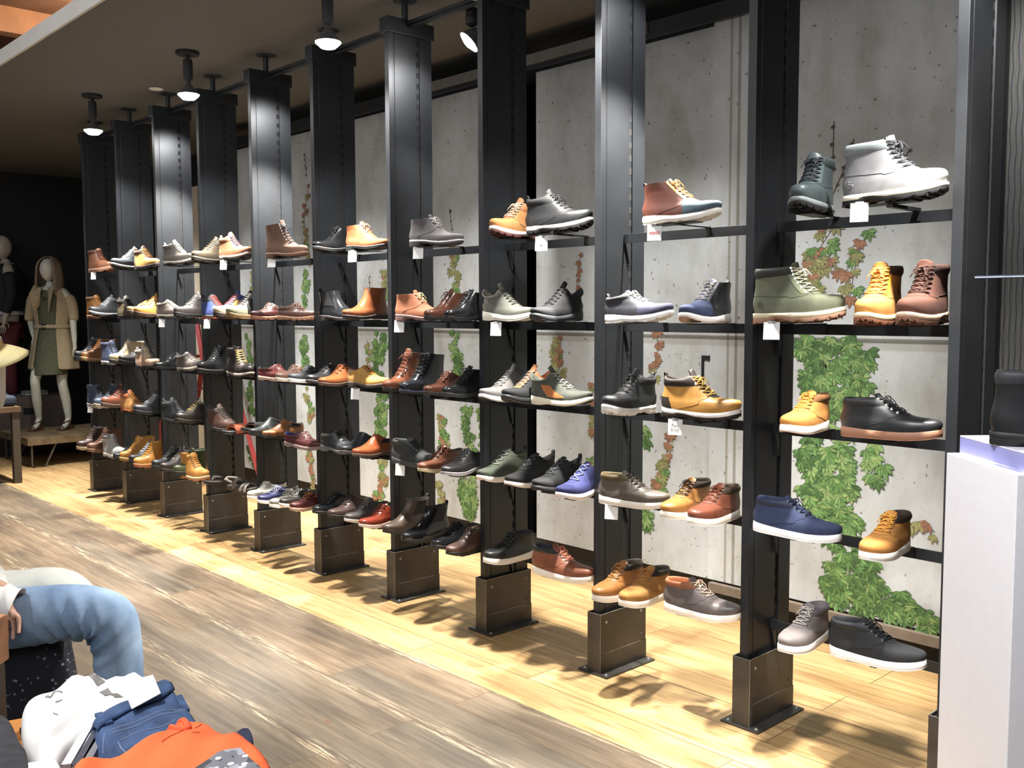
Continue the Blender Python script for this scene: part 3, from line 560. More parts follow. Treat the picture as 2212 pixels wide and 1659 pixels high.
(9, 3, -6.379, -0.018, 1.069, 9.0, 0.6, 'boot6', 0.3, ('4a5370', 'c8c4c0', '8c8a88', '2c3040', '4a5370'), 'slate blue boot with pale heel, third row'),
(9, 4, -6.688, -0.024, 0.713, 12.4, -1.2, 'boot6', 0.3, ('4c566c', 'b8b0a4', 'b8b0a4', '26282c', '4c566c'), 'dusty blue boot with a small white tag below'),
(9, 4, -6.454, -0.009, 0.73, -80.8, 1.0, 'boot6', 0.3, ('4c5a70', 'a89880', 'a89880', '26282c', '4c5a70'), 'second dusty blue boot, toe pointing left'),
(9, 4, -6.324, -0.003, 0.738, -80.8, 4.4, 'boot6', 0.3, ('8c4c34', '6c5848', '6c5848', '5a2c20', '8c4c34'), 'copper brown boot overlapping the blue boots'),
(9, 5, -6.832, -0.017, 0.367, -82.2, -1.9, 'boot6', 0.3, ('3a221c', 'a88c6c', 'a88c6c', '6c5c54', '3a221c'), 'dark brown boot with pale welt at the far left bottom'),
(9, 5, -6.617, -0.013, 0.37, -81.8, -0.9, 'boot6', 0.3, ('6c4430', '8c6448', '8c6448', '5a4030', '6c4430'), 'brown suede boot beside the white boot, bottom row'),
(9, 5, -6.375, -0.038, 0.351, 6.8, -0.1, 'boot6', 0.29, ('b8b8b8', 'd8d4d0', 'b8b8b8', 'b0b0b0', '8c8484'), 'white leather boot at the far left bottom row'),
]
def rnd(a, b): return random.uniform(a, b)
def dk(h):
    l = lin(h); g = sum(l)/3; k = .70 if sum(l) > .06 else .85
    return tuple(round((c*.88+g*.12)*k, 4) for c in l)
def cr(keys, n):
    # smooth sample of (v, a, b...) keys at n values of v
    K = np.array(keys, float); v = np.linspace(K[0, 0], K[-1, 0], n); out = [v]
    for c in range(1, K.shape[1]):
        x, y = K[:, 0], K[:, c]
        d = np.gradient(y, x); i = np.clip(np.searchsorted(x, v)-1, 0, len(x)-2)
        h = x[i+1]-x[i]; t = (v-x[i])/h
        s = (y[i+1]-y[i])/h
        d0 = d[i]; d1 = d[i+1]
        d0 = np.where(np.sign(d0) == np.sign(s), np.sign(d0)*np.minimum(abs(d0), 3*abs(s)), d0*.3)
        d1 = np.where(np.sign(d1) == np.sign(s), np.sign(d1)*np.minimum(abs(d1), 3*abs(s)), d1*.3)
        out.append((2*t**3-3*t**2+1)*y[i]+(t**3-2*t**2+t)*h*d0+(-2*t**3+3*t**2)*y[i+1]+(t**3-t**2)*h*d1)
    return np.array(out)
# front profile keys: v, x/L, height ; back profile keys ; rim half width ; side dip ; sole kind ; lace start v ; lace rows
STY = {
 'boot6': dict(F=[(0,.975,0),(.07,1.0,.016),(.15,.985,.034),(.26,.90,.048),(.38,.76,.057),(.5,.665,.076),(.66,.58,.104),(.82,.535,.130),(1,.51,.150)], B=[(0,.02,0),(.25,0,.03),(.6,.030,.084),(1,.035,.143)], W=.039, dip=.003, sole='lug', v0=.42, rows=7, collar=.80, tongue=.012),
 'tall': dict(F=[(0,.975,0),(.07,1.0,.014),(.15,.985,.030),(.26,.90,.043),(.38,.76,.052),(.5,.655,.076),(.66,.555,.112),(.82,.49,.146),(1,.455,.172)], B=[(0,.02,0),(.25,0,.03),(.55,.04,.080),(1,.03,.158)], W=.037, dip=.004, sole='dress', v0=.42, rows=8, collar=0, tongue=.016),
 'chukka': dict(F=[(0,.975,0),(.07,1.0,.013),(.15,.985,.026),(.26,.90,.036),(.40,.75,.045),(.54,.645,.058),(.7,.555,.073),(.85,.485,.087),(1,.43,.098)], B=[(0,.02,0),(.3,0,.025),(.6,.025,.052),(1,.05,.088)], W=.036, dip=.004, sole='cup', v0=.50, rows=5, collar=.76, tongue=.016),
 'wedge': dict(F=[(0,.975,0),(.07,1.0,.012),(.15,.985,.024),(.26,.90,.036),(.40,.75,.046),(.54,.64,.064),(.7,.54,.087),(.85,.455,.108),(1,.40,.124)], B=[(0,.02,0),(.3,0,.025),(.6,.035,.062),(1,.04,.112)], W=.035, dip=.003, sole='wedge', v0=.50, rows=6, collar=0, tongue=.010, tab=1),
 'wedgelow': dict(F=[(0,.975,0),(.07,1.0,.012),(.15,.985,.024),(.26,.90,.034),(.40,.75,.044),(.54,.64,.056),(.7,.54,.068),(.85,.46,.080),(1,.40,.090)], B=[(0,.02,0),(.3,0,.025),(.6,.02,.042),(1,.045,.068)], W=.035, dip=.012, sole='wedge', v0=.50, rows=5, collar=.80, tongue=.012, tab=1),
 'hiker': dict(F=[(0,.975,0),(.07,1.0,.014),(.15,.985,.030),(.26,.90,.043),(.40,.75,.052),(.54,.645,.070),(.7,.55,.092),(.85,.48,.112),(1,.43,.128)], B=[(0,.02,0),(.3,0,.028),(.6,.03,.064),(1,.04,.112)], W=.036, dip=.014, sole='hike', v0=.46, rows=6, collar=.74, tongue=.022, tab=1, counter=1, hooks=1),
 'hikelow': dict(F=[(0,.975,0),(.07,1.0,.014),(.15,.985,.028),(.26,.90,.038),(.40,.75,.047),(.54,.645,.062),(.7,.55,.077),(.85,.48,.088),(1,.43,.096)], B=[(0,.02,0),(.3,0,.028),(.6,.02,.050),(1,.04,.078)], W=.036, dip=.014, sole='hike', v0=.46, rows=5, collar=.78, tongue=.016, counter=1),
 'oxford': dict(F=[(0,.975,0),(.07,1.0,.010),(.15,.985,.022),(.26,.90,.032),(.40,.76,.040),(.54,.66,.053),(.7,.57,.067),(.85,.50,.078),(1,.45,.086)], B=[(0,.02,0),(.3,0,.022),(.6,.01,.040),(1,.03,.062)], W=.033, dip=.014, sole='dress', v0=.50, rows=4, collar=0, tongue=.010),
 'desert': dict(F=[(0,.975,0),(.07,1.0,.010),(.15,.985,.023),(.26,.90,.033),(.40,.76,.042),(.54,.655,.058),(.7,.56,.078),(.85,.485,.095),(1,.44,.107)], B=[(0,.02,0),(.3,0,.022),(.6,.03,.056),(1,.045,.098)], W=.035, dip=.003, sole='dress', v0=.62, rows=3, collar=0, tongue=.018),
 'chelsea': dict(F=[(0,.975,0),(.07,1.0,.011),(.15,.985,.024),(.26,.90,.034),(.40,.76,.044),(.54,.635,.064),(.7,.535,.092),(.85,.485,.118),(1,.47,.138)], B=[(0,.02,0),(.3,0,.022),(.6,.05,.070),(1,.03,.128)], W=.036, dip=.010, sole='dress', v0=0, rows=0, collar=0, tongue=0, gore=1, tab=1),
 'zip': dict(F=[(0,.975,0),(.07,1.0,.011),(.15,.985,.024),(.26,.90,.034),(.40,.76,.044),(.54,.635,.066),(.7,.54,.098),(.85,.495,.124),(1,.48,.142)], B=[(0,.02,0),(.3,0,.022),(.6,.05,.074),(1,.03,.134)], W=.037, dip=.004, sole='dress', v0=0, rows=0, collar=0, tongue=0, zipper=1),
 'slipon': dict(F=[(0,.975,0),(.07,1.0,.010),(.15,.985,.022),(.26,.90,.031),(.40,.77,.042),(.54,.67,.058),(.7,.59,.074),(.85,.54,.086),(1,.51,.095)], B=[(0,.02,0),(.3,0,.022),(.6,.01,.038),(1,.03,.058)], W=.034, dip=.016, sole='dress', v0=0, rows=0, collar=0, tongue=0, gore=1),
 'boat': dict(F=[(0,.975,0),(.07,1.0,.010),(.15,.985,.024),(.26,.91,.034),(.40,.80,.037),(.54,.71,.043),(.7,.62,.055),(.85,.55,.066),(1,.49,.074)], B=[(0,.02,0),(.3,0,.020),(.6,.01,.036),(1,.03,.056)], W=.034, dip=.014, sole='boat', v0=.60, rows=2, collar=0, tongue=.008, cord=1),
 'runner': dict(F=[(0,.975,0),(.07,1.0,.012),(.15,.985,.022),(.26,.90,.032),(.40,.75,.043),(.54,.64,.060),(.7,.54,.080),(.85,.465,.098),(1,.41,.112)], B=[(0,.02,0),(.3,0,.022),(.6,.03,.052),(1,.0,.092)], W=.034, dip=.034, sole='eva', v0=.44, rows=6, collar=.84, tongue=.030, counter=1),
 'knit': dict(F=[(0,.975,0),(.07,1.0,.012),(.15,.985,.022),(.26,.90,.032),(.40,.75,.045),(.54,.64,.062),(.7,.54,.080),(.85,.46,.094),(1,.41,.102)], B=[(0,.02,0),(.3,0,.022),(.6,.02,.046),(1,.02,.080)], W=.034, dip=.022, sole='eva', v0=.44, rows=4, collar=0, tongue=.012, tab=1),
}
# sole profiles at x/L: (top, bottom)
SX = [0, .06, .22, .27, .38, .50, .66, .80, .90, 1.0]
SOLE = {
 'lug': ([.034,.033,.031,.030,.029,.029,.030,.033,.038,.046], [0,0,0,.013,.013,0,0,.003,.009,.020], .5),
 'hike': ([.036,.034,.031,.030,.028,.027,.028,.032,.038,.048], [.003,0,0,.010,.010,.001,0,.004,.011,.022], .45),
 'cup': ([.034,.033,.030,.029,.027,.026,.026,.028,.031,.036], [.002,0,0,0,0,0,0,.002,.006,.013], .12),
 'wedge': ([.036,.035,.033,.031,.027,.024,.024,.027,.033,.041], [.006,.001,0,.003,.006,.001,0,.004,.012,.024], .15),
 'dress': ([.033,.032,.031,.030,.029,.024,.020,.022,.026,.031], [0,0,0,.017,.016,.006,.002,.004,.009,.017], .55),
 'boat': ([.026,.026,.025,.024,.023,.021,.020,.022,.025,.031], [0,0,0,.004,.004,0,0,.002,.006,.013], .3),
 'eva': ([.046,.043,.037,.034,.029,.025,.024,.027,.033,.041], [.008,.002,0,.002,.006,.002,0,.004,.012,.025], .12),
}
SHINY = {'leather': (.42, .05, 500), 'suede': (.85, .35, 900), 'gloss': (.20, .0, 500)}
def foot_w(x, L):
    return np.interp(x/L, [0, .1, .3, .45, .6, .72, .85, 1], [.033, .036, .0365, .040, .047, .050, .048, .044])*(L/.30)
class Last:
    NU, NV = 56, 22
    def __init__(s, st, L):
        s.st = STY[st]; s.L = L; k = L/.30
        s.F = cr(s.st['F'], 101); s.B = cr(s.st['B'], 101)
        s.F[1] *= L; s.B[1] *= L; s.F[2] *= k; s.B[2] *= k
        s.top, s.bot, s.dark = SOLE[s.st['sole']]
    def zt(s, x): return np.interp(x/s.L, SX, s.top)
    def zb(s, x): return np.interp(x/s.L, SX, s.bot)
    def P(s, th, v, off=0.0):
        th = np.asarray(th, float); v = np.asarray(v, float)
        th, v = np.broadcast_arrays(th, v)
        g = np.linspace(0, 1, 101)
        Fx, Fz = np.interp(v, g, s.F[1]), np.interp(v, g, s.F[2])
        Bx, Bz = np.interp(v, g, s.B[1]), np.interp(v, g, s.B[2])
        n = 2.7-.5*v
        c = np.sign(np.cos(th))*np.abs(np.cos(th))**(2/n); q = np.sign(np.sin(th))*np.abs(np.sin(th))**(2/n)
        x = (Fx+Bx)/2+(Fx-Bx)/2*c
        hs = np.interp(v, [0, .1, .25, .45, .7, 1], [.97, 1.0, .97, .86, .76, 0])
        wf = foot_w(x, s.L); wt = s.st['W']
        m = np.clip((v-.35)/.65, 0, 1)**1.2
        wid = (1-m)*wf*np.where(hs > 0, np.maximum(hs, .72), .72)+m*wt
        y = wid*q + .006*(x/s.L)**2
        t = (1+c)/2
        zz = Bz*(1-t)+Fz*t
        zz = zz - s.st['dip']*np.clip((v-.4)/.6, 0, 1)**2*np.abs(np.sin(th))**1.5*np.where(np.cos(th) < .55, 1, np.clip((1-np.cos(th))/.45, 0, 1))
        zz = zz + s.zt(np.clip(x, 0, s.L)) - .003
        p = np.stack([x, y, zz], -1)
        if np.any(off):
            e = 1e-3
            a = s.P(th+e, np.clip(v, 0, 1-1e-3)) - s.P(th-e, np.clip(v, 0, 1-1e-3))
            b = s.P(th, np.clip(v, 0, 1-2e-3)+2e-3) - s.P(th, np.clip(v, 0, 1-2e-3))
            nn = np.cross(a, b); ln = np.linalg.norm(nn, axis=-1, keepdims=True); nn = nn/np.maximum(ln, 1e-9)
            ctr = np.stack([(Fx+Bx)/2, y*0, zz], -1); sg = np.sign(((p-ctr)*nn).sum(-1, keepdims=True)); sg[sg == 0] = 1
            p = p+nn*sg*np.asarray(off)[..., None] if np.ndim(off) else p+nn*sg*off
        return p
def patch(mb, la, t0, t1, v0, v1, nt, nv, off, mi=0, edge=True):
    th = np.linspace(t0, t1, nt)[None, :].repeat(nv, 0); v = np.linspace(v0, v1, nv)[:, None].repeat(nt, 1)
    o = np.full(th.shape, off)
    G = la.P(th, v, o)
    if edge:
        e = la.P(th, v, np.full(th.shape, -.001))
        G = np.concatenate([e[:1], G, e[-1:]], 0)
        ee = np.concatenate([e[:1], e, e[-1:]], 0)
        G = np.concatenate([ee[:, :1], G, ee[:, -1:]], 1)
    mb.grid(G, mi)
def surf_kind(hexc, st, i):
    return 'leather'
GLOSSY = set([37, 38, 39, 40, 41, 42, 47, 48, 51, 52, 53, 55, 59, 63, 50, 60, 93, 83])
SUEDE = set([1, 2, 3, 4, 7, 9, 10, 22, 35, 36, 43, 56, 64, 80, 20, 5, 8])
def make_shoe(i, rec):
    bay, row, x, y, z, yaw, pit, st, L, cols, lab = rec
    cu, cs, co, cl, ca = cols
    name = {'boot6': 'lace_up_boot', 'tall': 'lace_up_boot', 'chukka': 'chukka_boot', 'wedge': 'ankle_boot', 'wedgelow': 'sneaker', 'hiker': 'hiking_boot', 'hikelow': 'trail_shoe', 'oxford': 'derby_shoe',
            'desert': 'desert_boot', 'chelsea': 'chelsea_boot', 'zip': 'zip_boot', 'slipon': 'slip_on_shoe', 'boat': 'boat_shoe', 'runner': 'sneaker', 'knit': 'sneaker', 'slide': 'slide_sandal', 'sandal': 'strap_sandal', 'flipflop': 'flip_flop'}[st]
    cat = 'boot' if 'boot' in name and 'boat' not in name else ('sandal' if st in ('slide', 'sandal', 'flipflop') else ('sneaker' if name == 'sneaker' else 'shoe'))
    root = thing(name, lab, cat, (x, y, z), (0, -R(pit), R(yaw)), 'shoes on the display wall')
    kind = 'gloss' if i in GLOSSY else ('suede' if i in SUEDE else 'leather')
    ro, bu, bs = SHINY[kind]
    if st in ('runner', 'knit'): ro, bu, bs = .8, .5, 700
    mu = mat('shoe_upper_'+cu, dk(cu), ro, 0, .16, 22, bu, bs); sol = lambda h: lin(h) if min(lin(h)) > .55 else dk(h)
    ms = mat('sole_'+cs, sol(cs), .6, 0, .04); mo = mat('outsole_'+co, sol(co), .7, 0, .06)
    ml = mat('lace_'+cl, cl, .8, 0, .15, 300); ma = mat('trim_'+ca, dk(ca), .65 if kind != 'gloss' else .4, 0, .12, 40, .2, 500)
    near = bay <= 5
    T = Matrix.Translation((-L/2, 0, 0))
    def fin(mb, nm, m, smooth=True, ang=50, parent=root):
        mb.v = [(p[0]-L/2, p[1], p[2]) for p in mb.v]
        return mb.build(nm, m, parent, smooth, ang)
    if st in ('slide', 'sandal', 'flipflop'):
        th = np.linspace(0, 2*np.pi, 40, endpoint=False)
        c = np.sign(np.cos(th))*np.abs(np.cos(th))**.75; q = np.sign(np.sin(th))*np.abs(np.sin(th))**.75
        xx = L/2+L/2*c; yy = foot_w(xx, L)*q*.95
        mb = MB(); spring = .014*np.clip((xx/L-.7)/.3, 0, 1)**2
        h = .028 if st == 'sandal' else .022
        rows = [(.9, 0), (1, .003), (.97, h*.5), (1, h-.002), (.96, h)]
        G = np.stack([np.stack([L/2+(xx-L/2)*k, yy*k, spring+hz], -1) for k, hz in rows])
        mb.grid(G, 0, True); n0 = len(rows)-1
        mb.f.append(tuple(range(40))[::-1]); mb.m.append(0); mb.f.append(tuple(n0*40+j for j in range(40))); mb.m.append(0)
        fin(mb, 'sole', ms)
        def strap(nm, pts, w, m):
            mb = MB(); P = [Vector(p) for p in pts]; rows = []
            K = 10
            for k in range(K+1):
                t = k/K*(len(P)-1); a = min(int(t), len(P)-2); p = P[a].lerp(P[a+1], t-a)
                rows.append([(p.x-w/2, p.y, p.z), (p.x+w/2, p.y, p.z), (p.x+w/2, p.y*.96, p.z-.004), (p.x-w/2, p.y*.96, p.z-.004)])
            mb.grid(rows, 0, True); fin(mb, nm, m)
        if st == 'slide':
            strap('strap', [(L*.62, -.05, .012), (L*.60, -.046, .045), (L*.58, -.02, .062), (L*.58, .02, .062), (L*.60, .046, .045), (L*.62, .05, .012)], .085, ml if 'orange' in lab else ma)
            strap('buckle_strap', [(L*.72, -.049, .03), (L*.72, -.03, .052), (L*.72, .03, .052), (L*.72, .049, .03)], .022, ml)
        elif st == 'flipflop':
            for sg in (-1, 1):
                MBt = MB().tube([(L*.80-0, 0, .024), (L*.72, .012*sg, .048), (L*.55, .036*sg, .045), (L*.40, .046*sg, .024)], [.006, .008, .009, .006], 8)
                fin(MBt, 'strap', ma)
        else:
            strap('toe_strap', [(L*.80, -.048, .014), (L*.78, -.036, .048), (L*.72, .0, .058), (L*.66, .036, .048), (L*.64, .048, .014)], .024, ma)
            strap('toe_strap', [(L*.64, -.048, .014), (L*.66, -.036, .050), (L*.70, .0, .062), (L*.76, .036, .050), (L*.80, .048, .014)], .024, ma)
            strap('instep_strap', [(L*.36, -.040, .02), (L*.42, -.036, .07), (L*.45, 0, .088), (L*.42, .036, .07), (L*.36, .040, .02)], .032, mu)
            m_ = MB().tube([(L*.36, -.040, .055), (L*.10, -.038, .068), (L*.0, 0, .072), (L*.10, .038, .068), (L*.36, .040, .055)], [.008]*5, 8)
            fin(m_, 'heel_strap', ma)
        return root, L
    la = Last(st, L); S_ = la.st
    NU, NV = (60, 24) if near else (36, 16)
    th = np.linspace(0, 2*np.pi, NU, endpoint=False)[None].repeat(NV, 0); v = np.linspace(0, 1, NV)[:, None].repeat(NU, 1)
    G = la.P(th, v)
    mb = MB(); mb.grid(G, 0, True)
    toe2 = i in (11, 12, 13, 81, 82)
    if toe2:
        tm = {11: '4f6470', 12: '3c3c58', 13: '3e4a70', 81: 'd8c49c', 82: '9a9a78'}[i]; body = {11: cu, 12: '3a3b42', 13: '1a1a1d', 81: cu, 82: '2a2624'}[i]
        fin(mb, 'upper', mat('shoe_body_'+body, dk(body), .4, 0, .12, 22), True, 180)
        xl_ = L*.60; grid_v = np.linspace(.02, .60, 26); rows_ = []
        for vv_ in grid_v:
            lim = xl_-.35*max(0, vv_-.3)*L*.2; tq = np.linspace(0, np.pi, 400); xs_ = la.P(tq, np.full(400, vv_))[:, 0]
            if xs_[0] < lim: break
            tm_ = tq[np.argmax(xs_ < lim)]; rows_.append(la.P(np.linspace(-tm_, tm_, 40), np.full(40, vv_), np.full(40, .0011)))
        m2 = MB(); m2.grid(np.array(rows_)); fin(m2, 'toe_cap', mat('toe_'+tm, dk(tm), .85, 0, .15, 40, .4, 900), True, 180)
    elif False:
        xs = G[..., 0]
        k = 0
        for a in range(NV-1):
            for b in range(NU):
                if (xs[a, b]+xs[a+1, b])/2 > L*(.58 if st != 'wedge' else .60)-0.4*G[a, b, 2]: mb.m[k] = 1
                k += 1
        tm = {11: '4f6470', 12: '3c3c58', 13: '3e4a70', 81: 'd8c49c', 82: '9a9a78'}[i]
        body = {11: cu, 12: '3a3b42', 13: '1a1a1d', 81: cu, 82: '2a2624'}[i]
        mats = [mat('shoe_body_'+body, body, .4, 0, .12, 22), mat('toe_'+tm, tm, .85, 0, .15, 40, .4, 900)]
        fin(mb, 'upper', mats, True, 180)
    else: fin(mb, 'upper', mu, True, 180)
    # lining going down inside the opening and closing as an insole
    rim = G[-1]; cen = rim.mean(0)
    rows = [rim]
    for k, (sc_, dz) in enumerate([(.90, .0005), (.86, -.004), (.84, -.02), (.82, -.045)]):
        rr = cen+(rim-cen)*sc_; rr[:, 2] = rim[:, 2]+dz*(1 if k < 2 else 1); rows.append(rr)
    floor_ = cen+(rim-cen)*.80; floor_[:, 2] = la.zt(np.clip(floor_[:, 0], 0, L))+.006; rows[-1][:, 2] = np.maximum(rows[-1][:, 2], floor_[:, 2]+.001); rows[-2][:, 2] = np.maximum(rows[-2][:, 2], floor_[:, 2]+.002); rows.append(floor_)
    mb = MB(); mb.grid(np.array(rows), 0, True); n0 = len(rows)-1
    mb.f.append(tuple(n0*NU+j for j in range(NU))); mb.m.append(0)
    ln = {72: '26306a'}.get(i, None)
    fin(mb, 'lining', mat('lining_'+(ln or ca), ln or ca, .8, 0, .1) if (ln or st in ('chukka', 'hiker', 'runner', 'knit', 'boot6')) else mat('lining_dark', (.02, .017, .015), .8), True, 60)
    # sole
    NS = 88 if near else 48
    ths = np.linspace(0, 2*np.pi, NS, endpoint=False)
    base = la.P(ths, np.zeros(NS)+.03); cx = np.array([L/2, .002, 0])
    zt = la.zt(np.clip(base[:, 0], 0, L)); zb = la.zb(np.clip(base[:, 0], 0, L)); fr = la.dark
    def ring(exp, zz):
        r_ = base.copy(); d = r_[:, :2]-cx[:2]; ln_ = np.linalg.norm(d, axis=1, keepdims=True)
        r_[:, :2] = r_[:, :2]+d/ln_*exp; r_[:, 2] = zz; return r_
    ex = {'lug': .006, 'hike': .004, 'cup': .003, 'wedge': .004, 'dress': .0035, 'boat': .004, 'eva': .005}[S_['sole']]
    zm = zb+(zt-zb)*fr
    if S_['sole'] in ('dress',):
        zm = np.minimum(zt-.007, zb+(zt-zb)*.72)
    Gm = np.array([ring(ex-.001, zm), ring(ex, zm+.001), ring(ex+(.002 if S_['sole'] in ('eva', 'wedge') else 0), zm+(zt-zm)*.5), ring(ex-.0005, zt-.0015), ring(ex-.004, zt)])
    mb = MB(); mb.grid(Gm, 0, True); mb.f.append(tuple(4*NS+j for j in range(NS))); mb.m.append(0)
    fin(mb, 'midsole', ms, True, 60)
    zb2 = zb.copy()
    if S_['sole'] in ('lug', 'hike'):
        notch = (np.arange(NS) % 5 == 2); zb2 = np.where(notch, np.minimum(zb+.007, zm-.001), zb)
    elif S_['sole'] == 'boat' and bay == 5 and row == 2:
        notch = (np.arange(NS) % 4 == 2); zb2 = np.where(notch, zb+.008, zb)
    elif S_['sole'] == 'wedge':
        notch = (np.arange(NS) % 9 == 4); zb2 = np.where(notch, zb+.004, zb)
    inner = ring(-.012, zb2+.001)
    Go = np.array([inner, ring(ex-.002, zb2), ring(ex-.0004, zb2+(zm-zb2)*.25), ring(ex-.0008, zm)])
    mb = MB(); mb.grid(Go, 0, True); mb.f.append(tuple(range(NS))[::-1]); mb.m.append(0)
    if S_['sole'] in ('lug', 'hike') and bay <= 4:
        for a in np.arange(.04, .97, .075):
            if .24 < a < .42: continue
            xx = a*L; w = foot_w(xx, L)-.014 if a < .9 else .02; zz = float(la.zb(xx))
            for sg in (-1, 1):
                y0, y1 = (.004, w) if sg > 0 else (-w, -.004)
                mb.box(xx-.006, xx+.006, y0, y1, zz-.0025, zz+.004)
    fin(mb, 'outsole', mo, True, 40)
    # collar
    if S_['collar']:
        tg = {'boot6': .72, 'hiker': .62, 'chukka': .60}.get(st, .52); mb = MB(); v0 = S_['collar']
        tt = np.linspace(tg, 2*np.pi-tg, 40 if near else 24); vv = np.linspace(v0, 1, 6)
        TH, VV = np.meshgrid(tt, vv); s_ = (VV-v0)/(1-v0)
        pad = .0035*np.sin(np.pi*np.clip(s_, 0.02, .98))**.5
        G2 = la.P(TH, VV, pad)
        top = la.P(tt, np.ones_like(tt)); c_ = top.mean(0)
        r1 = top.copy(); r1[:, 2] += .0035; r1[:, :2] = c_[:2]+(top[:, :2]-c_[:2])*.97
        r2 = top.copy(); r2[:, 2] += .0015; r2[:, :2] = c_[:2]+(top[:, :2]-c_[:2])*.87
        r3 = top.copy(); r3[:, 2] -= .008; r3[:, :2] = c_[:2]+(top[:, :2]-c_[:2])*.86
        mb.grid(np.concatenate([G2[:-1], [r1, r2, r3]], 0))
        fin(mb, 'padded_collar', ma, True, 180)
    if S_.get('counter'):
        mb = MB(); patch(mb, la, np.pi-.95, np.pi+.95, .03, .40, 18, 6, .0014)
        fin(mb, 'heel_counter', ma, True, 60)
    if S_.get('gore'):
        for sg in (1, -1):
            mb = MB(); patch(mb, la, sg*(1.25), sg*(2.05), .50, .995, 8, 8, .0012)
            fin(mb, 'elastic_gore', mat('elastic_black', (.014, .014, .016), .8, 0, .2, 300), True, 60)
    if S_.get('zipper'):
        mb = MB()
        for sg in (1, -1):
            pts = [la.P(np.array(sg*1.9), np.array(vv), np.array(.001)) for vv in np.linspace(.25, .99, 8)]
            mb.tube(pts, .0016, 5)
        fin(mb, 'zip', mat('brass', (.6, .45, .2), .35, .9), True)
    if S_.get('tab'):
        p = la.P(np.array(np.pi), np.array(1.0)); mb = MB()
        tl = .016 if st != 'wedge' else .010
        pts = [(p[0]-.001, p[1], p[2]-.012), (p[0]-.004, p[1], p[2]+tl*.6), (p[0]-.001, p[1], p[2]+tl), (p[0]+.004, p[1], p[2]+tl*.5), (p[0]+.006, p[1], p[2]-.008)]
        Gt = [[(q[0], q[1]-.008, q[2]), (q[0], q[1]+.008, q[2])] for q in pts]
        mb.grid(Gt); fin(mb, 'pull_tab', mat('pull_tab_black', (.012, .012, .013), .7) if st in ('chelsea', 'knit', 'wedge', 'wedgelow') else ma, True, 180)
    if S_.get('cord'):
        mb = MB()
        for sg in (1, -1):
            mb.tube([la.P(np.array(sg*a), np.array(.80), np.array(.001)) for a in np.linspace(.9, np.pi-.05, 10)], .0013, 5)
        mb.tube([la.P(np.array(a), np.array(.52), np.array(.001)) for a in np.linspace(-.75, .75, 16)], .0014, 5)
        fin(mb, 'side_cord', ml, True)
    # tongue, eyelets and laces
    te = {'boot6': .62, 'tall': .55, 'hiker': .55, 'chukka': .52}.get(st, .44)
    if S_['rows'] or S_['tongue']:
        v0 = S_['v0']
        tt = np.linspace(-te*.86, te*.86, 9); vv = np.linspace(max(v0-.04, 0), 1, 10); TH, VV = np.meshgrid(tt, vv)
        Gt = la.P(TH, VV, np.full(TH.shape, .0012))
        d = Gt[-1]-Gt[-3]; d = d/np.linalg.norm(d, axis=-1, keepdims=True); ext = []
        tl = S_['tongue']
        for k in (.35, .7, 1.0):
            e = Gt[-1]+d*tl*k+np.array([.12*tl*k, 0, .25*tl*k]); e[:, 1] = e[:, 1]*(1-.25*k*k) ; e[:, 2] -= .10*tl*k*k*np.abs(np.linspace(-1, 1, 9))**2*3
            ext.append(e)
        back = [e-np.array([.006, 0, .001]) for e in ext[::-1]]+[Gt[-1]-np.array([.006, 0, 0])]
        mb = MB(); mb.grid(np.concatenate([Gt, ext, back], 0))
        tcol = {27: 'c07840', 24: '8a8878', 45: '2c2b2e', 22: 'b06c36'}.get(i, None)
        fin(mb, 'tongue', mat('tongue_'+(tcol or cu), dk(tcol or cu), ro, 0, .15, 25, bu, bs) if st not in ('runner', 'hiker') or tcol else ma, True, 180)
        if st in ('wedge', 'wedgelow') or i in (0, 2, 3, 12):
            for sg in (1, -1):
                mb = MB(); patch(mb, la, sg*te*.95, sg*(te+.34), v0, .985, 5, 10, .0013)
                cc = {11: 'c08a3c', 12: '50525c', 13: '3a3a3e'}.get(i, cu)
                fin(mb, 'eyestay', mat('eyestay_'+cc, cc, .5, 0, .1), True, 60)
        rws = S_['rows']; vs = np.linspace(v0+.03, .965, rws) if rws else []
        if rws:
            ro_ = .0017 if st != 'boot6' else .0019
            mb = MB(); me_ = MB()
            A = [la.P(np.array(te*1.12), np.array(q), np.array(.0022)) for q in vs]; Bp = [la.P(np.array(-te*1.12), np.array(q), np.array(.0022)) for q in vs]
            def bridge(p, q, lift):
                out = []
                mid_t = la.P(np.array(0.), np.array(.5*(p[1]+q[1])), np.array(lift))
                a = la.P(np.array(p[0]), np.array(p[1]), np.array(.002)); b = la.P(np.array(q[0]), np.array(q[1]), np.array(.002))
                for k in np.linspace(0, 1, 7):
                    tt_ = p[0]+(q[0]-p[0])*k; vv_ = p[1]+(q[1]-p[1])*k
                    out.append(la.P(np.array(tt_), np.array(vv_), np.array(.0025+lift*math.sin(math.pi*k))))
                return out
            for k in range(rws):
                if k == 0 or st in ('oxford', 'boat'): mb.tube(bridge((te*1.12, vs[k]), (-te*1.12, vs[k]), .003), ro_, 5)
                if k < rws-1:
                    mb.tube(bridge((te*1.12, vs[k]), (-te*1.12, vs[k+1]), .0035), ro_, 5)
                    mb.tube(bridge((-te*1.12, vs[k]), (te*1.12, vs[k+1]), .0050), ro_, 5)
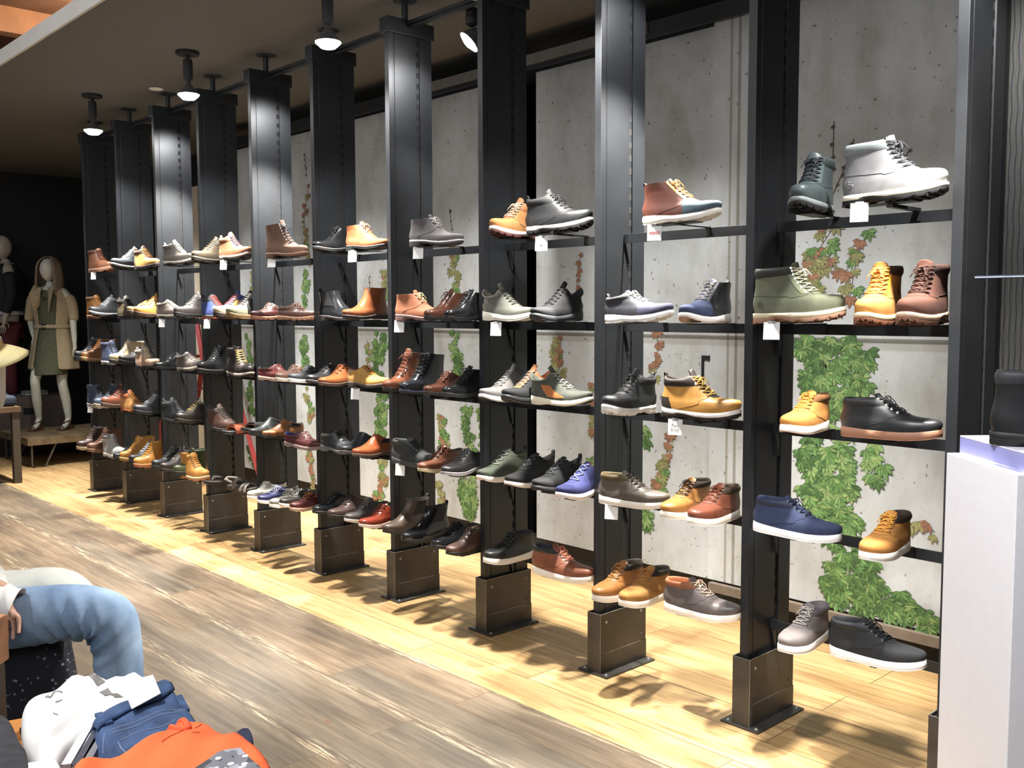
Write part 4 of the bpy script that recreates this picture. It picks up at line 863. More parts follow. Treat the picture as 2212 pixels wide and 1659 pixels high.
            if near and st not in ('runner', 'knit'):
                tp = la.P(np.array(0.), np.array(vs[-1] if st in ('boat', 'oxford', 'desert', 'chukka', 'wedge', 'wedgelow') else vs[-2]), np.array(.008))
                for sg in (1, -1):
                    loop = [tp+np.array([.010*math.sin(a)*.6+.004*(1-math.cos(a)), sg*.017*(1-math.cos(a))/2*1.3, .006*math.sin(a)-.010*(1-math.cos(a))/2]) for a in np.linspace(0, 2*math.pi, 11)]
                    mb.tube(loop, ro_*.9, 5)
                    mb.tube([tp, tp+np.array([.012, sg*.010, -.003]), tp+np.array([.022, sg*.020, -.016]), tp+np.array([.024, sg*.026, -.026])], ro_*.9, 5)
            fin(mb, 'laces', ml, True, 180)
            met = mat('silver_eyelet', (.75, .75, .74), .25, .9) if st in ('boot6', 'chukka', 'hiker', 'tall', 'desert') else mat('dark_eyelet', (.08, .07, .06), .4, .5)
            for k in range(rws):
                for a_, sg in ((A[k], 1), (Bp[k], -1)):
                    nn = a_-np.array([a_[0]-.006, 0, a_[2]-.004]); me_.disc(a_, nn, .0036 if not (S_.get('hooks') and k >= rws-3) else .0052, 8, 0, .0008)
            if st != 'boat': fin(me_, 'eyelets', met, True, 40)
    # stitched seams
    if bay <= 3:
        mb = MB(); v0 = S_['v0'] or .45
        for sg in (1, -1):
            if st in ('boot6', 'chukka', 'hiker', 'desert', 'oxford', 'tall', 'wedge'):
                path = [(te*1.1, v0), (te*1.5, v0-.04), (te*2.3, v0-.10 if st != 'boot6' else v0-.06), (1.45, v0-.22 if st != 'boot6' else v0-.02), (1.9, v0-.38 if st != 'boot6' else v0+.0)]
                if st == 'boot6': path += [(2.6, v0+.02), (3.1, v0+.02)]
                else: path += [(2.05, max(.05, v0-.46))]
                pts = []
                for k in range(len(path)-1):
                    for t in np.linspace(0, 1, 5)[:-1 if k < len(path)-2 else 5]:
                        pts.append(la.P(np.array(sg*(path[k][0]+(path[k+1][0]-path[k][0])*t)), np.array(path[k][1]+(path[k+1][1]-path[k][1])*t), np.array(.0004)))
                mb.tube(pts, .0008, 4)
        if mb.v: fin(mb, 'seam', mat('seam_'+cu, tuple(c*.38 for c in lin(cu)), .8), True, 180)
    if i == 28:
        for sg in (-1, 1):
            mb = MB(); patch(mb, la, sg*1.35, sg*1.75, .12, .62, 5, 8, .0022); fin(mb, 'side_flash', mat('orange_suede', 'b8703c', .8), True, 60)
    if i in (1, 2, 18, 16, 21):
        # small stamped tree-like emblem at the heel side
        mb = MB(); s0 = -2.35 if True else 2.35
        def q(a, b): return la.P(np.array(s0+a*.16), np.array(.24+b*.055), np.array(.0012))
        mb.tube([q(-.9, 0), q(-.3, .1), q(.3, .1), q(.9, 0)], .0009, 4); mb.tube([q(0, -1), q(0, 1.2)], .0009, 4); mb.tube([q(-.6, .9), q(0, 1.4), q(.6, .9)], .0009, 4)
        mb.tube([q(-.9, -.2), q(-.5, -.9), q(0, -1.1), q(.5, -.9), q(.9, -.2)], .0009, 4)
        fin(mb, 'stamped_emblem', mat('emblem', (.30, .30, .29) if i == 1 else tuple(c*.55 for c in lin(cu)), .6), True, 180)
    return root, L
random.seed(11)
shoe_roots = []
for i, rec in enumerate(SHOES):
    shoe_roots.append(make_shoe(i, rec))
# ================================================================ RAILS with their shoe plates
HOR = ['top', 'second', 'third', 'fourth', 'bottom']
for bay in range(10):
    for row in range(5):
        zt = 1.783-.3553*row
        xl = -(bay+1)*S+.0165; xr = -bay*S-.0165
        t = thing('display_rail', 'flat black steel rail, %s level in the %s bay between posts counting from the right' % (HOR[row], ORD[bay]), 'rail', (xl, .156, zt), group='rails between the posts')
        MB().box(0, xr-xl, 0, .006, -.036, 0).build('rail_bar', BLK, t, bevel=.0008)
        for e in (0, 1):
            x = .004 if e == 0 else xr-xl-.004
            m = MB(); a, b = (x-.0025, x+.0025)
            poly = [(.004, -.002), (.033, -.002), (.033, -.12), (.028, -.12), (.004, -.036)]
            vs = [(a, p[0], p[1]) for p in poly]+[(b, p[0], p[1]) for p in poly]; k = len(poly)
            fs = [tuple(range(k))[::-1], tuple(range(k, 2*k))]+[(q, (q+1) % k, (q+1) % k+k, q+k) for q in range(k)]
            m.add(vs, fs); m.build('end_bracket', BLK, t)
        for i, rec in enumerate(SHOES):
            if rec[0] == bay and rec[1] == row+1:
                x, y, z, yaw, pit, L = rec[2], rec[3], rec[4], R(rec[5]), R(rec[6]), rec[8]
                Mx = Matrix.Translation((x-xl, y-.156, z-zt)) @ Euler((0, -pit, yaw)).to_matrix().to_4x4()
                m = MB().box(-.085, .075, -.028, .028, -.0045, -.0012, 0, Mx)
                pl = m.build('shoe_plate', BLK, t, bevel=.0006)
                c = Mx @ Vector((0, 0, -.006))
                m = MB().box(c.x-.010, c.x+.010, c.y-.02, .004, -.0005, max(c.z, .0015))
                m.box(c.x-.012, c.x+.012, -.004, 0, -.030, .001)
                m.build('plate_arm', BLK, t)
# ================================================================ price cards
TAGS=[([-0.267,-0.056,1.772],1,''),([-0.564,-0.056,1.408],2,''),([-1.057,-0.055,1.758],11,'red'),([-0.954,-0.056,1.055],15,'hand'),([-1.254,-0.059,0.699],16,''),([-1.639,-0.057,1.749],23,'blue'),([-1.918,-0.057,1.398],24,''),([-2.467,-0.052,1.751],35,''),([-2.615,-0.058,1.403],36,''),([-2.618,-0.061,0.702],43,''),([-3.839,-0.054,1.759],64,''),([-3.016,-0.053,1.757],51,''),([-3.003,-0.057,1.051],56,''),([-6.625,-0.054,1.761],115,''),([-4.428,-0.056,1.765],79,''),([-5.362,-0.058,1.4],91,''),([-4.674,-0.057,1.399],80,''),([-6.757,-0.069,0.702],121,'')]

for n_, (p, i, kind) in enumerate(TAGS):
    ln = SHOES[i][10]
    short = {1: 'under the heel of the big pale grey boot', 2: 'under the heel of the sage green boot', 11: 'with a red line under the brown boot with grey blue toe', 15: 'with handwriting under the golden yellow hiker',
             16: 'below the olive grey chukka in the fourth row', 23: 'with a small blue mark under the black quilted boot', 24: 'under the sage grey running sneaker', 35: 'under the grey suede desert boot', 36: 'under the burnt orange desert boot',
             43: 'below the charcoal suede chukka', 64: 'under the brown nubuck work boot', 51: 'under the orange tan leather boot', 56: 'below the golden yellow derby', 115: 'under the far left russet boot', 79: 'under the russet hiker with navy laces',
             91: 'under the beige low trail shoe', 80: 'under the bright blue hiker', 121: 'below the dusty blue boot'}[i]
    yaw = R(SHOES[i][5])*.6+R(18)
    t = thing('price_card', 'white price card '+short, 'price card', p, (R(-6), 0, yaw), 'white price cards')
    MB().box(-.0265, .0265, -.0006, .0006, -.029, .029).build('card', CARD, t, bevel=.0003)
    MB().box(-.012, .012, -.0012, .012, .024, .033).build('clip', mat('clear_clip', (.25, .25, .25), .3), t)
    if kind == 'red':
        m = MB(); random.seed(3)
        for r_ in range(2):
            x = -.020
            while x < .020:
                w = rnd(.0012, .003); m.box(x, x+w, -.0012, -.0007, .001-r_*.005, .0045-r_*.005-(0 if r_ == 0 else .0012)); x += w+.0010
        m.build('red_print', mat('red_ink', (.7, .08, .08), .7), t)
    if kind == 'hand':
        # two short handwritten lines
        m = MB(); k = .0011
        def ln_(pts): m.tube([(a*.01, -.0009, b*.01) for a, b in pts], k*.45, 4)
        ln_([(-1.2, .2), (-1.2, 1.3), (-.7, 1.3), (-.7, .8), (-1.2, .8)]); ln_([(-.4, .2), (-.4, .9)]); ln_([(-.1, .2), (.0, .9), (.2, .4), (.4, .9), (.5, .2)]); ln_([(.8, .5), (1.1, .8), (.9, .9), (.8, .4), (1.1, .3)])
        ln_([(-1.5, -.6), (-1.1, -.5), (-1.5, -1.2), (-1.0, -1.1)]); ln_([(-.7, -1.2), (-.5, -.6), (-.3, -1.2)]); ln_([(.1, -.4), (.1, -1.2), (.6, -1.2)]); ln_([(.2, -.7), (.5, -.7)]); ln_([(.8, -.9), (.9, -.5), (1.1, -1.2), (1.3, -.4)])
        m.build('handwriting', mat('pencil', (.25, .25, .26), .8), t)
    if kind == 'blue':
        m = MB(); m.tube([(0, -.001, -.004), (0, -.001, .012)], .0012, 5); m.tube([(-.007, -.001, .0), (-.004, -.001, -.005), (0, -.001, -.007), (.004, -.001, -.005), (.007, -.001, 0)], .0016, 5)
        m.build('blue_mark', mat('blue_ink', (.05, .15, .5), .7), t)
# ================================================================ CEILING SPOTLIGHTS
BULB = emit('lamp_lens', (1, .98, .95), 40)
LAMPS = [(-7.45, -.25), (-5.98, -.25), (-4.43, -.25), (-2.90, -.25), (-1.40, -.25), (0.10, -.25)]
WH = ['hidden beyond the far left post', 'small one above the far left posts', 'hanging in front of the seventh post', 'hanging above the fifth post', 'x', 'x']
for k, (x, y) in enumerate(LAMPS):
    zl = 2.765
    if k in (1, 2, 3):
        t = thing('ceiling_spotlight', 'black stem ceiling spotlight, lit, '+{1: 'the leftmost and smallest one', 2: 'second from the left', 3: 'third from the left'}[k], 'spotlight', (x, y, CEIL), group='ceiling spotlights')
        MB().lathe([(0, 0), (.068, 0), (.070, -.006), (.066, -.020), (.02, -.024), (.0, -.024)], 24).build('ceiling_rose', BLK2, t, True)
        MB().lathe([(.012, -.02), (.012, -.045), (.026, -.047), (.028, -.06), (.028, -.150), (.024, -.165), (.012, -.17), (0, -.17)], 20).build('stem_housing', BLK2, t, True)
        MB().lathe([(.010, -.165), (.016, -.19), (.050, -.232), (.061, -.250), (.058, -.250), (.046, -.232)], 24).build('lamp_shade', mat('lamp_reflector', (.10, .10, .10), .3, .5), t, True)
        MB().lathe([(.0, -.285), (.035, -.278), (.060, -.256), (.062, -.250)], 24).build('glowing_lens', BULB, t, True)
    spot('spotlight_beam', (x, y, zl-.075), (x-.10, .60, .45), 115, 100, .8, (1, .98, .95), .045)
    spot('spotlight_floor_pool', (x, y, zl-.075), (x-.05, y+.02, 0), 430, 58, .8, (1, .95, .86), .045)
t = thing('ceiling_spotlight', 'round glowing ceiling spotlight partly hidden behind the third post', 'spotlight', (-2.40, .232, CEIL), group='ceiling spotlights')
MB().lathe([(0, 0), (.055, 0), (.055, -.015), (0, -.016)], 20).build('ceiling_rose', mat('white_metal_rose', (.6, .6, .6), .5), t, True)
MB().lathe([(.012, -.015), (.012, -.10), (.028, -.105), (.030, -.18), (.012, -.19)], 20).build('stem_housing', BLK2, t, True)
m = MB().lathe([(.012, .06), (.03, .05), (.052, .0), (.058, -.02)], 24)
Q = Euler((R(-38), R(28), 0)).to_matrix()
for nm, mb_2, mt in (('lamp_shade', m, mat('lamp_reflector', (.10, .10, .10), .3, .5)), ('glowing_lens', MB().lathe([(0, -.034), (.03, -.031), (.055, -.019)], 24), BULB)):
    mb_2.v = [tuple(Q @ Vector(p)+Vector((0, 0, -.25))) for p in mb_2.v]; mb_2.build(nm, mt, t, True)
spot('added_spot_over_plinth', (.1, -1.9, 3.0), (.22, -.45, .75), 250, 50, .6, (.98, .98, 1), .05)  # added spot out of view, brightens the white plinth
spot('added_spot_over_clothes', (-.9, -3.0, 3.0), (-.5, -2.25, .8), 150, 46, .6, (1, .98, .95), .05)  # added spot out of view, whitens the shirts on the near table
spot('fill_spot_over_seat', (-1.9, -3.0, 3.0), (-1.9, -1.95, .6), 65, 36, .6, (1, .98, .96), .05)  # fill spot on the seated person, no lamp in view
for x in (-5.2, -3.8, -2.4, -1.0):
    spot('back_row_beam', (x, .232, 2.74), (x-.10, -.40, 0), 460, 84, .5, (1, .965, .90), .03)
    spot('back_row_side_spill', (x, .20, 2.72), (x-.62, .06, 2.15), 14, 92, .5, (.97, .98, 1), .045)
tag(MB().lathe([(0, -.004), (.045, -.004), (.048, 0)], 24, 0, (-5.50, .012, CEIL)).build('ceiling_disc', mat('white_disc', (.85, .85, .82), .5), None, True), 'flat white disc set in the ceiling between two lamps', 'ceiling disc')

# ================================================================ WHITE PLINTH and what stands on it
C0 = Vector((.119, -.299, 0)); ax = Vector((.253, -.225, 0)).normalized(); ay = Vector((-ax.y, ax.x, 0))
PL = thing('display_plinth', 'tall white square plinth at the right edge of the picture', 'plinth', tuple(C0+ax*.17+ay*.17), (0, 0, math.atan2(ax.y, ax.x)))
WHT = mat('white_laminate', (.74, .74, .78), .45, 0, .02)
MB().box(-.17, .17, -.17, .17, 0, 1.10).build('plinth_body', WHT, PL, bevel=.002)
PC = PL.location; PR = PL.rotation_euler.z
def glass(name, col, alpha_mix=.9, ior=1.45):
    m = bpy.data.materials.new(name); m.use_nodes = True; b = m.node_tree.nodes['Principled BSDF']
    b.inputs['Base Color'].default_value = tuple(col)+(1,); b.inputs['Transmission Weight'].default_value = alpha_mix
    b.inputs['Roughness'].default_value = .05; b.inputs['IOR'].default_value = ior; return m
rs = thing('acrylic_riser', 'low blue tinted clear acrylic block on the white plinth', 'riser', (PC.x+.015*ax.x, PC.y, 1.10), (0, 0, PR))
MB().box(-.155, .165, -.155, .150, 0, .045).build('acrylic_block', glass('blue_acrylic', (.50, .50, .95), .45), rs, bevel=.001)
MB().box(-.155, .165, -.155, .150, .0455, .049).build('top_sheet', mat('pale_acrylic_sheet', (.62, .62, .70), .2), rs, bevel=.0008)
# big black boot on the riser, cut by the picture edge
bb_ = make_shoe(200, (9, 9, PC.x+.047, PC.y-.06, 1.150, 28.0, 0, 'boot6', .31, ('18191b', '101012', '0c0c0d', '909498', '2a2c30'), 'large black boot standing on the acrylic riser on the white plinth'))[0]
bb_['group'] = 'plinth display'; del bb_['group']; bb_.scale = (1, 1, 1.0)
gs_ = thing('glass_shelf', 'thin clear shelf edge pointing in from the right above the plinth', 'shelf', (.245, -.475, 1.553), (R(1), R(-1.2), R(47)))
MB().add([(0, 0, -.004), (.5, 0, -.004), (.5, .3, -.004), (.34, .3, -.004), (0, 0, .004), (.5, 0, .004), (.5, .3, .004), (.34, .3, .004)], [(3, 2, 1, 0), (4, 5, 6, 7), (0, 1, 5, 4), (1, 2, 6, 5), (2, 3, 7, 6), (3, 0, 4, 7)]).build('shelf_pane', glass('smoked_glass', (.08, .09, .12), .3), gs_)
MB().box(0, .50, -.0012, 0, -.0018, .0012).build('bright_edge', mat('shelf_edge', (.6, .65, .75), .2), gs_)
vb = tag(MB().box(-.006, .006, -.006, .006, 0, .46).build('case_post', BLK, None), 'slim black upright at the right edge standing on the plinth', 'post')
vb.location = (.378, -.478, 1.102)
hoop = thing('tubular_hoop', 'dark tubular metal hoop behind the black boot at the right edge', 'frame', (.49, .0, 0))
MB().tube([(-.06, 0, 0), (-.06, 0, 1.30), (-.055, 0, 1.345), (-.03, 0, 1.372), (0.0, 0, 1.380), (.25, 0, 1.380)], .014, 12).build('hoop_tube', mat('gunmetal', (.06, .06, .06), .3, .6), hoop, True)
# wire mesh wall right of the last post with pale lettering rows
mw = thing('wire_mesh_panel', 'dark woven wire mesh panel with rows of pale lettering right of the last post', 'mesh panel', (-.010, .310, 0))
m = MB()
for k in range(46): m.tube([(.03+k*.0165+.004*(j % 2), .0, .02+j*.06) for j in range(48)], .0014, 3, 0, False, False)
m.build('woven_wire', mat('mesh_brass', (.12, .115, .085), .4, .6), mw)
MB().box(.0, .8, .03, .04, 0, 2.9).build('backing_board', BLK2, mw)
MB().box(0, .018, -.01, .03, 0, 2.9).build('mesh_frame', BLK, mw)
GREYL = mat('pale_grey_lettering', (.36, .36, .36), .7)
def letters(txt, x, z, h, parent, y=-.012, m_=None, nm='lettering', rotz=0, rotx=90):
    cu_ = bpy.data.curves.new(nm, 'FONT'); cu_.body = txt; cu_.size = h; cu_.extrude = .001
    o = bpy.data.objects.new(nm, cu_); COL.objects.link(o); o.rotation_euler = (R(rotx), 0, R(rotz)); o.location = (x, y, z); o.parent = parent
    cu_.materials.append(m_ or GREYL)
    me = bpy.data.meshes.new_from_object(o.evaluated_get(bpy.context.evaluated_depsgraph_get())); bpy.data.objects.remove(o)
    o = bpy.data.objects.new(nm, me); COL.objects.link(o); o.rotation_euler = (R(rotx), 0, R(rotz)); o.location = (x, y, z); o.parent = parent; return o
for k, (zz, xx) in enumerate([(1.455, .14), (2.20, .16), (2.06, .155), (1.935, .15), (1.82, .145)]):
    letters('ha', xx, zz, .085, mw)
for zz, xx in ((1.60, .135), (1.66, .135)):
    MB().box(xx, xx+.30, -.013, -.011, zz, zz+.02).build('pale_bar', GREYL, mw)

# ================================================================ RED STEP LADDER behind the posts
RED = mat('red_fibreglass', (.24, .022, .02), .45, 0, .15, 20)
ld = thing('step_ladder', 'red A-frame step ladder standing behind the far posts', 'ladder', (-6.52, .80, 0))
def slant(p0, p1, w, d):
    a, b = Vector(p0), Vector(p1); return MB().tube([a, b], [w, w*.9], 4)
apex = 1.50
for sx in (-.10, .10):
    slant((-.42+sx*.2, -.18+sx*1.6, .0), (-.02, sx*.9-.02, apex), .030, .02).build('front_rail', RED, ld)
    slant((.56, .05+sx*1.6, .0), (.02, sx*.9, apex), .026, .02).build('rear_rail', RED, ld)
for k in range(5):
    z = .25+k*.28; f_ = z/apex
    MB().box(-.46+.40*f_, -.36+.40*f_, -.30+.12*f_, .02+.04*f_, z, z+.022).build('step', RED, ld)
MB().box(-.08, .08, -.14, .12, apex, apex+.05).build('top_cap', RED, ld, bevel=.01)

# ================================================================ MANNEQUINS
def hand(J, E, w, dirv, side, size=1.0, curl=.5):
    # palm and five fingers grown from wrist vertex w along dirv
    d = Vector(dirv).normalized(); s = Vector(side).normalized(); n = d.cross(s).normalized(); W_ = Vector(J[w][:3])
    def add(p, r, frm): J.append((p.x, p.y, p.z, r, r*.8)); E.append((frm, len(J)-1)); return len(J)-1
    palm = add(W_+d*.045*size, .020*size, w); kn = add(W_+d*.082*size, .021*size, palm)
    for k, (o_, ln) in enumerate(((-.027, .060), (-.009, .070), (.010, .066), (.028, .052))):
        a = add(W_+d*(.098-.004*abs(k-1))*size+s*o_*size, .0085*size, kn)
        b = add(Vector(J[a][:3])+(d+n*curl*.4).normalized()*ln*.5*size, .0078*size, a)
        add(Vector(J[b][:3])+(d+n*curl).normalized()*ln*.5*size, .0062*size, b)
    t = add(W_+d*.045*size-s*.034*size, .011*size, palm); t2 = add(Vector(J[t][:3])+(d*.8-s*.5+n*.3).normalized()*.032*size, .009*size, t)
    add(Vector(J[t2][:3])+(d*.9-s*.1+n*.3).normalized()*.026*size, .0075*size, t2)
def head(name, c, r, material, parent, yaw=0, features=True):
    # egg shaped head with brow, nose, lips and chin
    nu, nv = 36, 28; G = []
    for i in range(nv+1):
        ph = math.pi*i/nv; row = []
        for j in range(nu):
            th = 2*math.pi*j/nu; x = math.sin(ph)*math.cos(th); y = math.sin(ph)*math.sin(th); z = math.cos(ph)
            rx, ry, rz = r*.92, r*.76, r*1.18
            k = 1-.22*max(0, -z)**1.5
            X, Y, Z_ = x*rx*k, y*ry*k, z*rz
            if features and x > 0:
                nose = math.exp(-((y/.16)**2+((z+.12)/.20)**2)); X += r*.20*nose*(1 if z < .05 else .6)
                X -= r*.07*math.exp(-(((abs(y)-.36)/.16)**2+((z-.08)/.10)**2))
                X += r*.05*math.exp(-((y/.28)**2+((z+.50)/.07)**2)); X += r*.08*math.exp(-((y/.3)**2+((z+.82)/.16)**2))
            if abs(abs(y)-1) < .25: Y += math.copysign(r*.08, y)*math.exp(-((x/.16)**2+((z+.02)/.24)**2))
            row.append((X, Y, Z_))
        G.append(row)
    G = np.array(G); ca, sa = math.cos(yaw), math.sin(yaw)
    X = G[..., 0]*ca-G[..., 1]*sa; Y = G[..., 0]*sa+G[..., 1]*ca; G = np.stack([X+c[0], Y+c[1], G[..., 2]+c[2]], -1)
    mb = MB(); mb.grid(G, 0, True); return mb.build(name, material, parent, True, 180)
def tubecloth(name, rings, material, parent, n=36, folds=0.0, nf=9, seed=1, open_front=None, thick=.004):
    # garment surface: rings (cx, cy, z, rx, ry); open_front=(a0,a1) leaves a gap in angle
    rnd_ = random.Random(seed); ph = rnd_.uniform(0, 6); G = []
    a0, a1 = (0, 2*math.pi) if open_front is None else open_front
    K = len(rings)
    for i, rg in enumerate(rings):
        cx, cy, z, rx, ry = rg[:5]; row = []
        for j in range(n+(0 if open_front is None else 1)):
            a = a0+(a1-a0)*j/n
            f = 1+folds*math.sin(nf*a+ph+.6*i)*(i/(K-1))
            row.append((cx+rx*f*math.cos(a), cy+ry*f*math.sin(a), z))
        G.append(row)
    mb = MB(); mb.grid(G, 0, open_front is None); o = mb.build(name, material, parent, True, 180)
    s = o.modifiers.new('thickness', 'SOLIDIFY'); s.thickness = thick; s.offset = 1
    sb = o.modifiers.new('subsurf', 'SUBSURF'); sb.levels = 1; sb.render_levels = 1
    return o
MANW = mat('mannequin_white', (.52, .53, .46), .45, 0, .04); MANG = mat('mannequin_beige', (.42, .37, .30), .55, 0, .05)
fm = thing('female_mannequin', 'white mannequin in a beige belted coat and olive dress on the wooden platform', 'mannequin', (-9.13, .42, .30), (0, 0, R(-48)))
J = [(0, 0, .90, .115, .14), (0, 0, 1.04, .095, .12), (0, 0, 1.22, .105, .15), (0, 0, 1.36, .085, .13), (0, 0, 1.43, .045), (.01, 0, 1.50, .042),
     (0, .09, .84, .085), (.03, .10, .48, .052), (.03, .105, .44, .050), (-.02, .11, .28, .050), (-.05, .11, .08, .030), (.03, .11, .02, .028), (.09, .11, .012, .020),
     (0, -.09, .84, .085), (.16, -.11, .50, .050), (.15, -.11, .45, .049), (.10, -.13, .28, .049), (.04, -.15, .09, .030), (.11, -.15, .02, .028), (.17, -.15, .012, .020),
     (0, .17, 1.36, .052), (-.02, .215, 1.12, .038), (.0, .225, 1.08, .036), (.03, .25, .88, .025),
     (0, -.17, 1.36, .052), (-.06, -.25, 1.14, .038), (-.04, -.25, 1.10, .036), (.06, -.17, .96, .024)]
E_ = [(0, 1), (1, 2), (2, 3), (3, 4), (4, 5), (0, 6), (6, 7), (7, 8), (8, 9), (9, 10), (10, 11), (11, 12), (0, 13), (13, 14), (14, 15), (15, 16), (16, 17), (17, 18), (18, 19), (3, 20), (20, 21), (21, 22), (22, 23), (3, 24), (24, 25), (25, 26), (26, 27)]
hand(J, E_, 23, (.12, .05, -1), (1, 0, 0), .95, .3); hand(J, E_, 27, (.3, .35, -.8), (.6, -.6, 0), .9, .6)
skin_body('mannequin_body', J, E_, MANW, fm)
head('mannequin_head', (.03, 0, 1.60), .098, MANW, fm)
HAIR = mat('taupe_wig', (.20, .155, .115), .8, 0, .3, 60, .8, 250)
hr = MB(); G = []
for i in range(16):
    row = []
    for j in range(33):
        a = .80+(2*math.pi-1.45)*j/32; t_ = i/15
        if t_ < .5: ph = t_*2*math.pi/2; rr = .112*math.sin(ph)+.002; z = 1.60+.125*math.cos(ph)
        else: rr = .112+.012*math.sin((t_-.5)*6); z = 1.60-(t_-.5)*.50
        row.append((.012+rr*1.02*math.cos(a), rr*.95*math.sin(a)*(1+.03*math.sin(9*a)), z))
    G.append(row)
hr.grid(G); o = hr.build('wig', HAIR, fm, True, 180); s = o.modifiers.new('thickness', 'SOLIDIFY'); s.thickness = .016; s.offset = -1
OLV = mat('olive_jersey', (.085, .092, .052), .85, 0, .15, 40, .3, 300)
tubecloth('dress', [(0, 0, 1.40, .07, .13), (0, 0, 1.32, .115, .165), (0, 0, 1.2, .125, .16), (0, 0, 1.05, .108, .135), (.0, 0, .92, .135, .165), (.02, 0, .78, .15, .175), (.05, 0, .62, .15, .165), (.07, 0, .55, .15, .16)], OLV, fm, 36, .03, 11)
CAM_ = mat('beige_trench_cloth', (.37, .30, .19), .8, 0, .10, 30, .3, 400)
tubecloth('coat', [(-.01, 0, 1.42, .085, .15), (-.01, 0, 1.36, .125, .20), (-.01, 0, 1.22, .15, .20), (-.01, 0, 1.07, .135, .165), (-.01, 0, 1.02, .137, .168), (-.01, 0, .90, .17, .20), (-.01, 0, .70, .20, .235), (-.01, 0, .60, .215, .25)], CAM_, fm, 40, .035, 8, 3, (.62, 2*math.pi-.42), .006)
for sg in (1, -1):
    jj = [(0, .175*sg, 1.365, .068), (-.015, .215*sg, 1.25, .058), (-.02, .225*sg if sg > 0 else -.245, 1.13, .052), (.0, .232*sg if sg > 0 else -.24, 1.08, .050)]
    skin_body('coat_sleeve', jj, [(0, 1), (1, 2), (2, 3)], CAM_, fm, 2)
MB().add([(.10, .03, 1.42), (.165, .11, 1.34), (.175, .07, 1.16), (.125, .05, 1.20), (.09, .09, 1.44)], [(0, 3, 2, 1), (0, 1, 4)]).build('lapel', CAM_, fm)
MB().add([(.10, -.04, 1.42), (.165, -.13, 1.36), (.175, -.08, 1.18), (.125, -.05, 1.24), (.09, -.12, 1.45)], [(0, 1, 2, 3), (0, 4, 1)]).build('lapel', CAM_, fm)
mb = MB(); mb.tube([(-.01+.143*math.cos(a), .176*math.sin(a), 1.035) for a in np.linspace(0, 2*math.pi, 40)[:-1]], .013, 6, 0, True); mb.v = [(p[0], p[1], 1.035+(p[2]-1.035)*1.6) for p in mb.v]
bt = mb.build('belt', CAM_, fm, True); MB().box(.126, .142, -.03, .015, 1.01, 1.06).build('belt_buckle', BLK, bt)
sg_ = MB()
for yy in (-.018, .018): sg_.tube([(.128, yy+.015*math.cos(a), 1.315+.012*math.sin(a)) for a in np.linspace(0, 2*math.pi, 13)[:-1]], .003, 5, 0, True)
sg_.tube([(.128, 0, 1.315), (.126, 0, 1.27)], .003, 5); sg_.build('hanging_sunglasses', mat('sunglass_black', (.02, .02, .02), .1), fm, True)
BRN = mat('brown_sandal_leather', (.10, .045, .028), .4)
for (fx, fy) in ((.03, .11), (.11, -.15)):
    mb = MB()
    mb.box(fx-.11, fx-.05, fy-.022, fy+.022, -.012, .035)
    mb.box(fx-.11, fx+.11, fy-.034, fy+.034, -.014, -.004)
    mb.tube([(fx+.06, fy-.036, .0), (fx+.055, fy, .034), (fx+.06, fy+.036, .0)], .011, 6)
    mb.tube([(fx-.05, fy-.032, .02), (fx, fy, .062), (fx-.04, fy+.034, .08), (fx-.09, fy, .085), (fx-.05, fy-.034, .08), (fx+.01, fy, .05), (fx-.02, fy+.032, .02)], .006, 6)
    mb.build('wedge_sandal', BRN, fm, True)
# male mannequin, half cut by the left edge
mm = thing('male_mannequin', 'beige mannequin in a black jacket, white printed shirt and maroon trousers at the left edge', 'mannequin', (-10.15, .30, .46), (0, 0, R(-100)))
ms_ = thing('male_mannequin_stand', 'low black block the male mannequin stands on', 'stand', (-10.15, .30, 0)); MB().box(-.22, .20, -.30, .30, 0, .445).build('stand_body', BLK2, ms_)
J = [(0, 0, .95, .13, .16), (0, 0, 1.12, .115, .15), (0, 0, 1.32, .13, .185), (0, 0, 1.46, .10, .16), (0, 0, 1.53, .055), (.01, 0, 1.60, .052),
     (0, .10, .88, .10), (.02, .12, .50, .062), (0, .12, .10, .040), (.10, .12, .03, .032), (0, -.10, .88, .10), (.05, -.12, .50, .062), (.02, -.12, .10, .040), (.12, -.12, .03, .032),
     (0, .20, 1.45, .065), (-.02, .26, 1.18, .048), (.06, .27, .95, .030), (0, -.20, 1.45, .065), (-.02, -.26, 1.18, .048), (.06, -.27, .95, .030)]
E_ = [(0, 1), (1, 2), (2, 3), (3, 4), (4, 5), (0, 6), (6, 7), (7, 8), (8, 9), (0, 10), (10, 11), (11, 12), (12, 13), (3, 14), (14, 15), (15, 16), (3, 17), (17, 18), (18, 19)]
hand(J, E_, 16, (.2, .05, -1), (1, 0, 0), 1, .4); hand(J, E_, 19, (.2, -.05, -1), (1, 0, 0), 1, .4)
skin_body('mannequin_body', J, E_, MANG, mm)
head('mannequin_head', (.03, 0, 1.71), .108, MANG, mm)
tubecloth('printed_shirt', [(0, 0, 1.55, .075, .10), (0, 0, 1.47, .14, .20), (0, 0, 1.3, .155, .21), (0, 0, 1.1, .15, .19), (0, 0, .98, .16, .20)], mat('white_shirt_print', (.55, .55, .54), .8, 0, .35, 14), mm, 36, .02)
tubecloth('jacket', [(0, 0, 1.54, .10, .14), (0, 0, 1.48, .16, .235), (0, 0, 1.3, .18, .25), (0, 0, 1.1, .175, .225), (0, 0, 1.03, .18, .23)], mat('black_jacket_cloth', (.010, .011, .013), .8), mm, 36, .02, 7, 2, (.55, 2*math.pi-.55), .01)
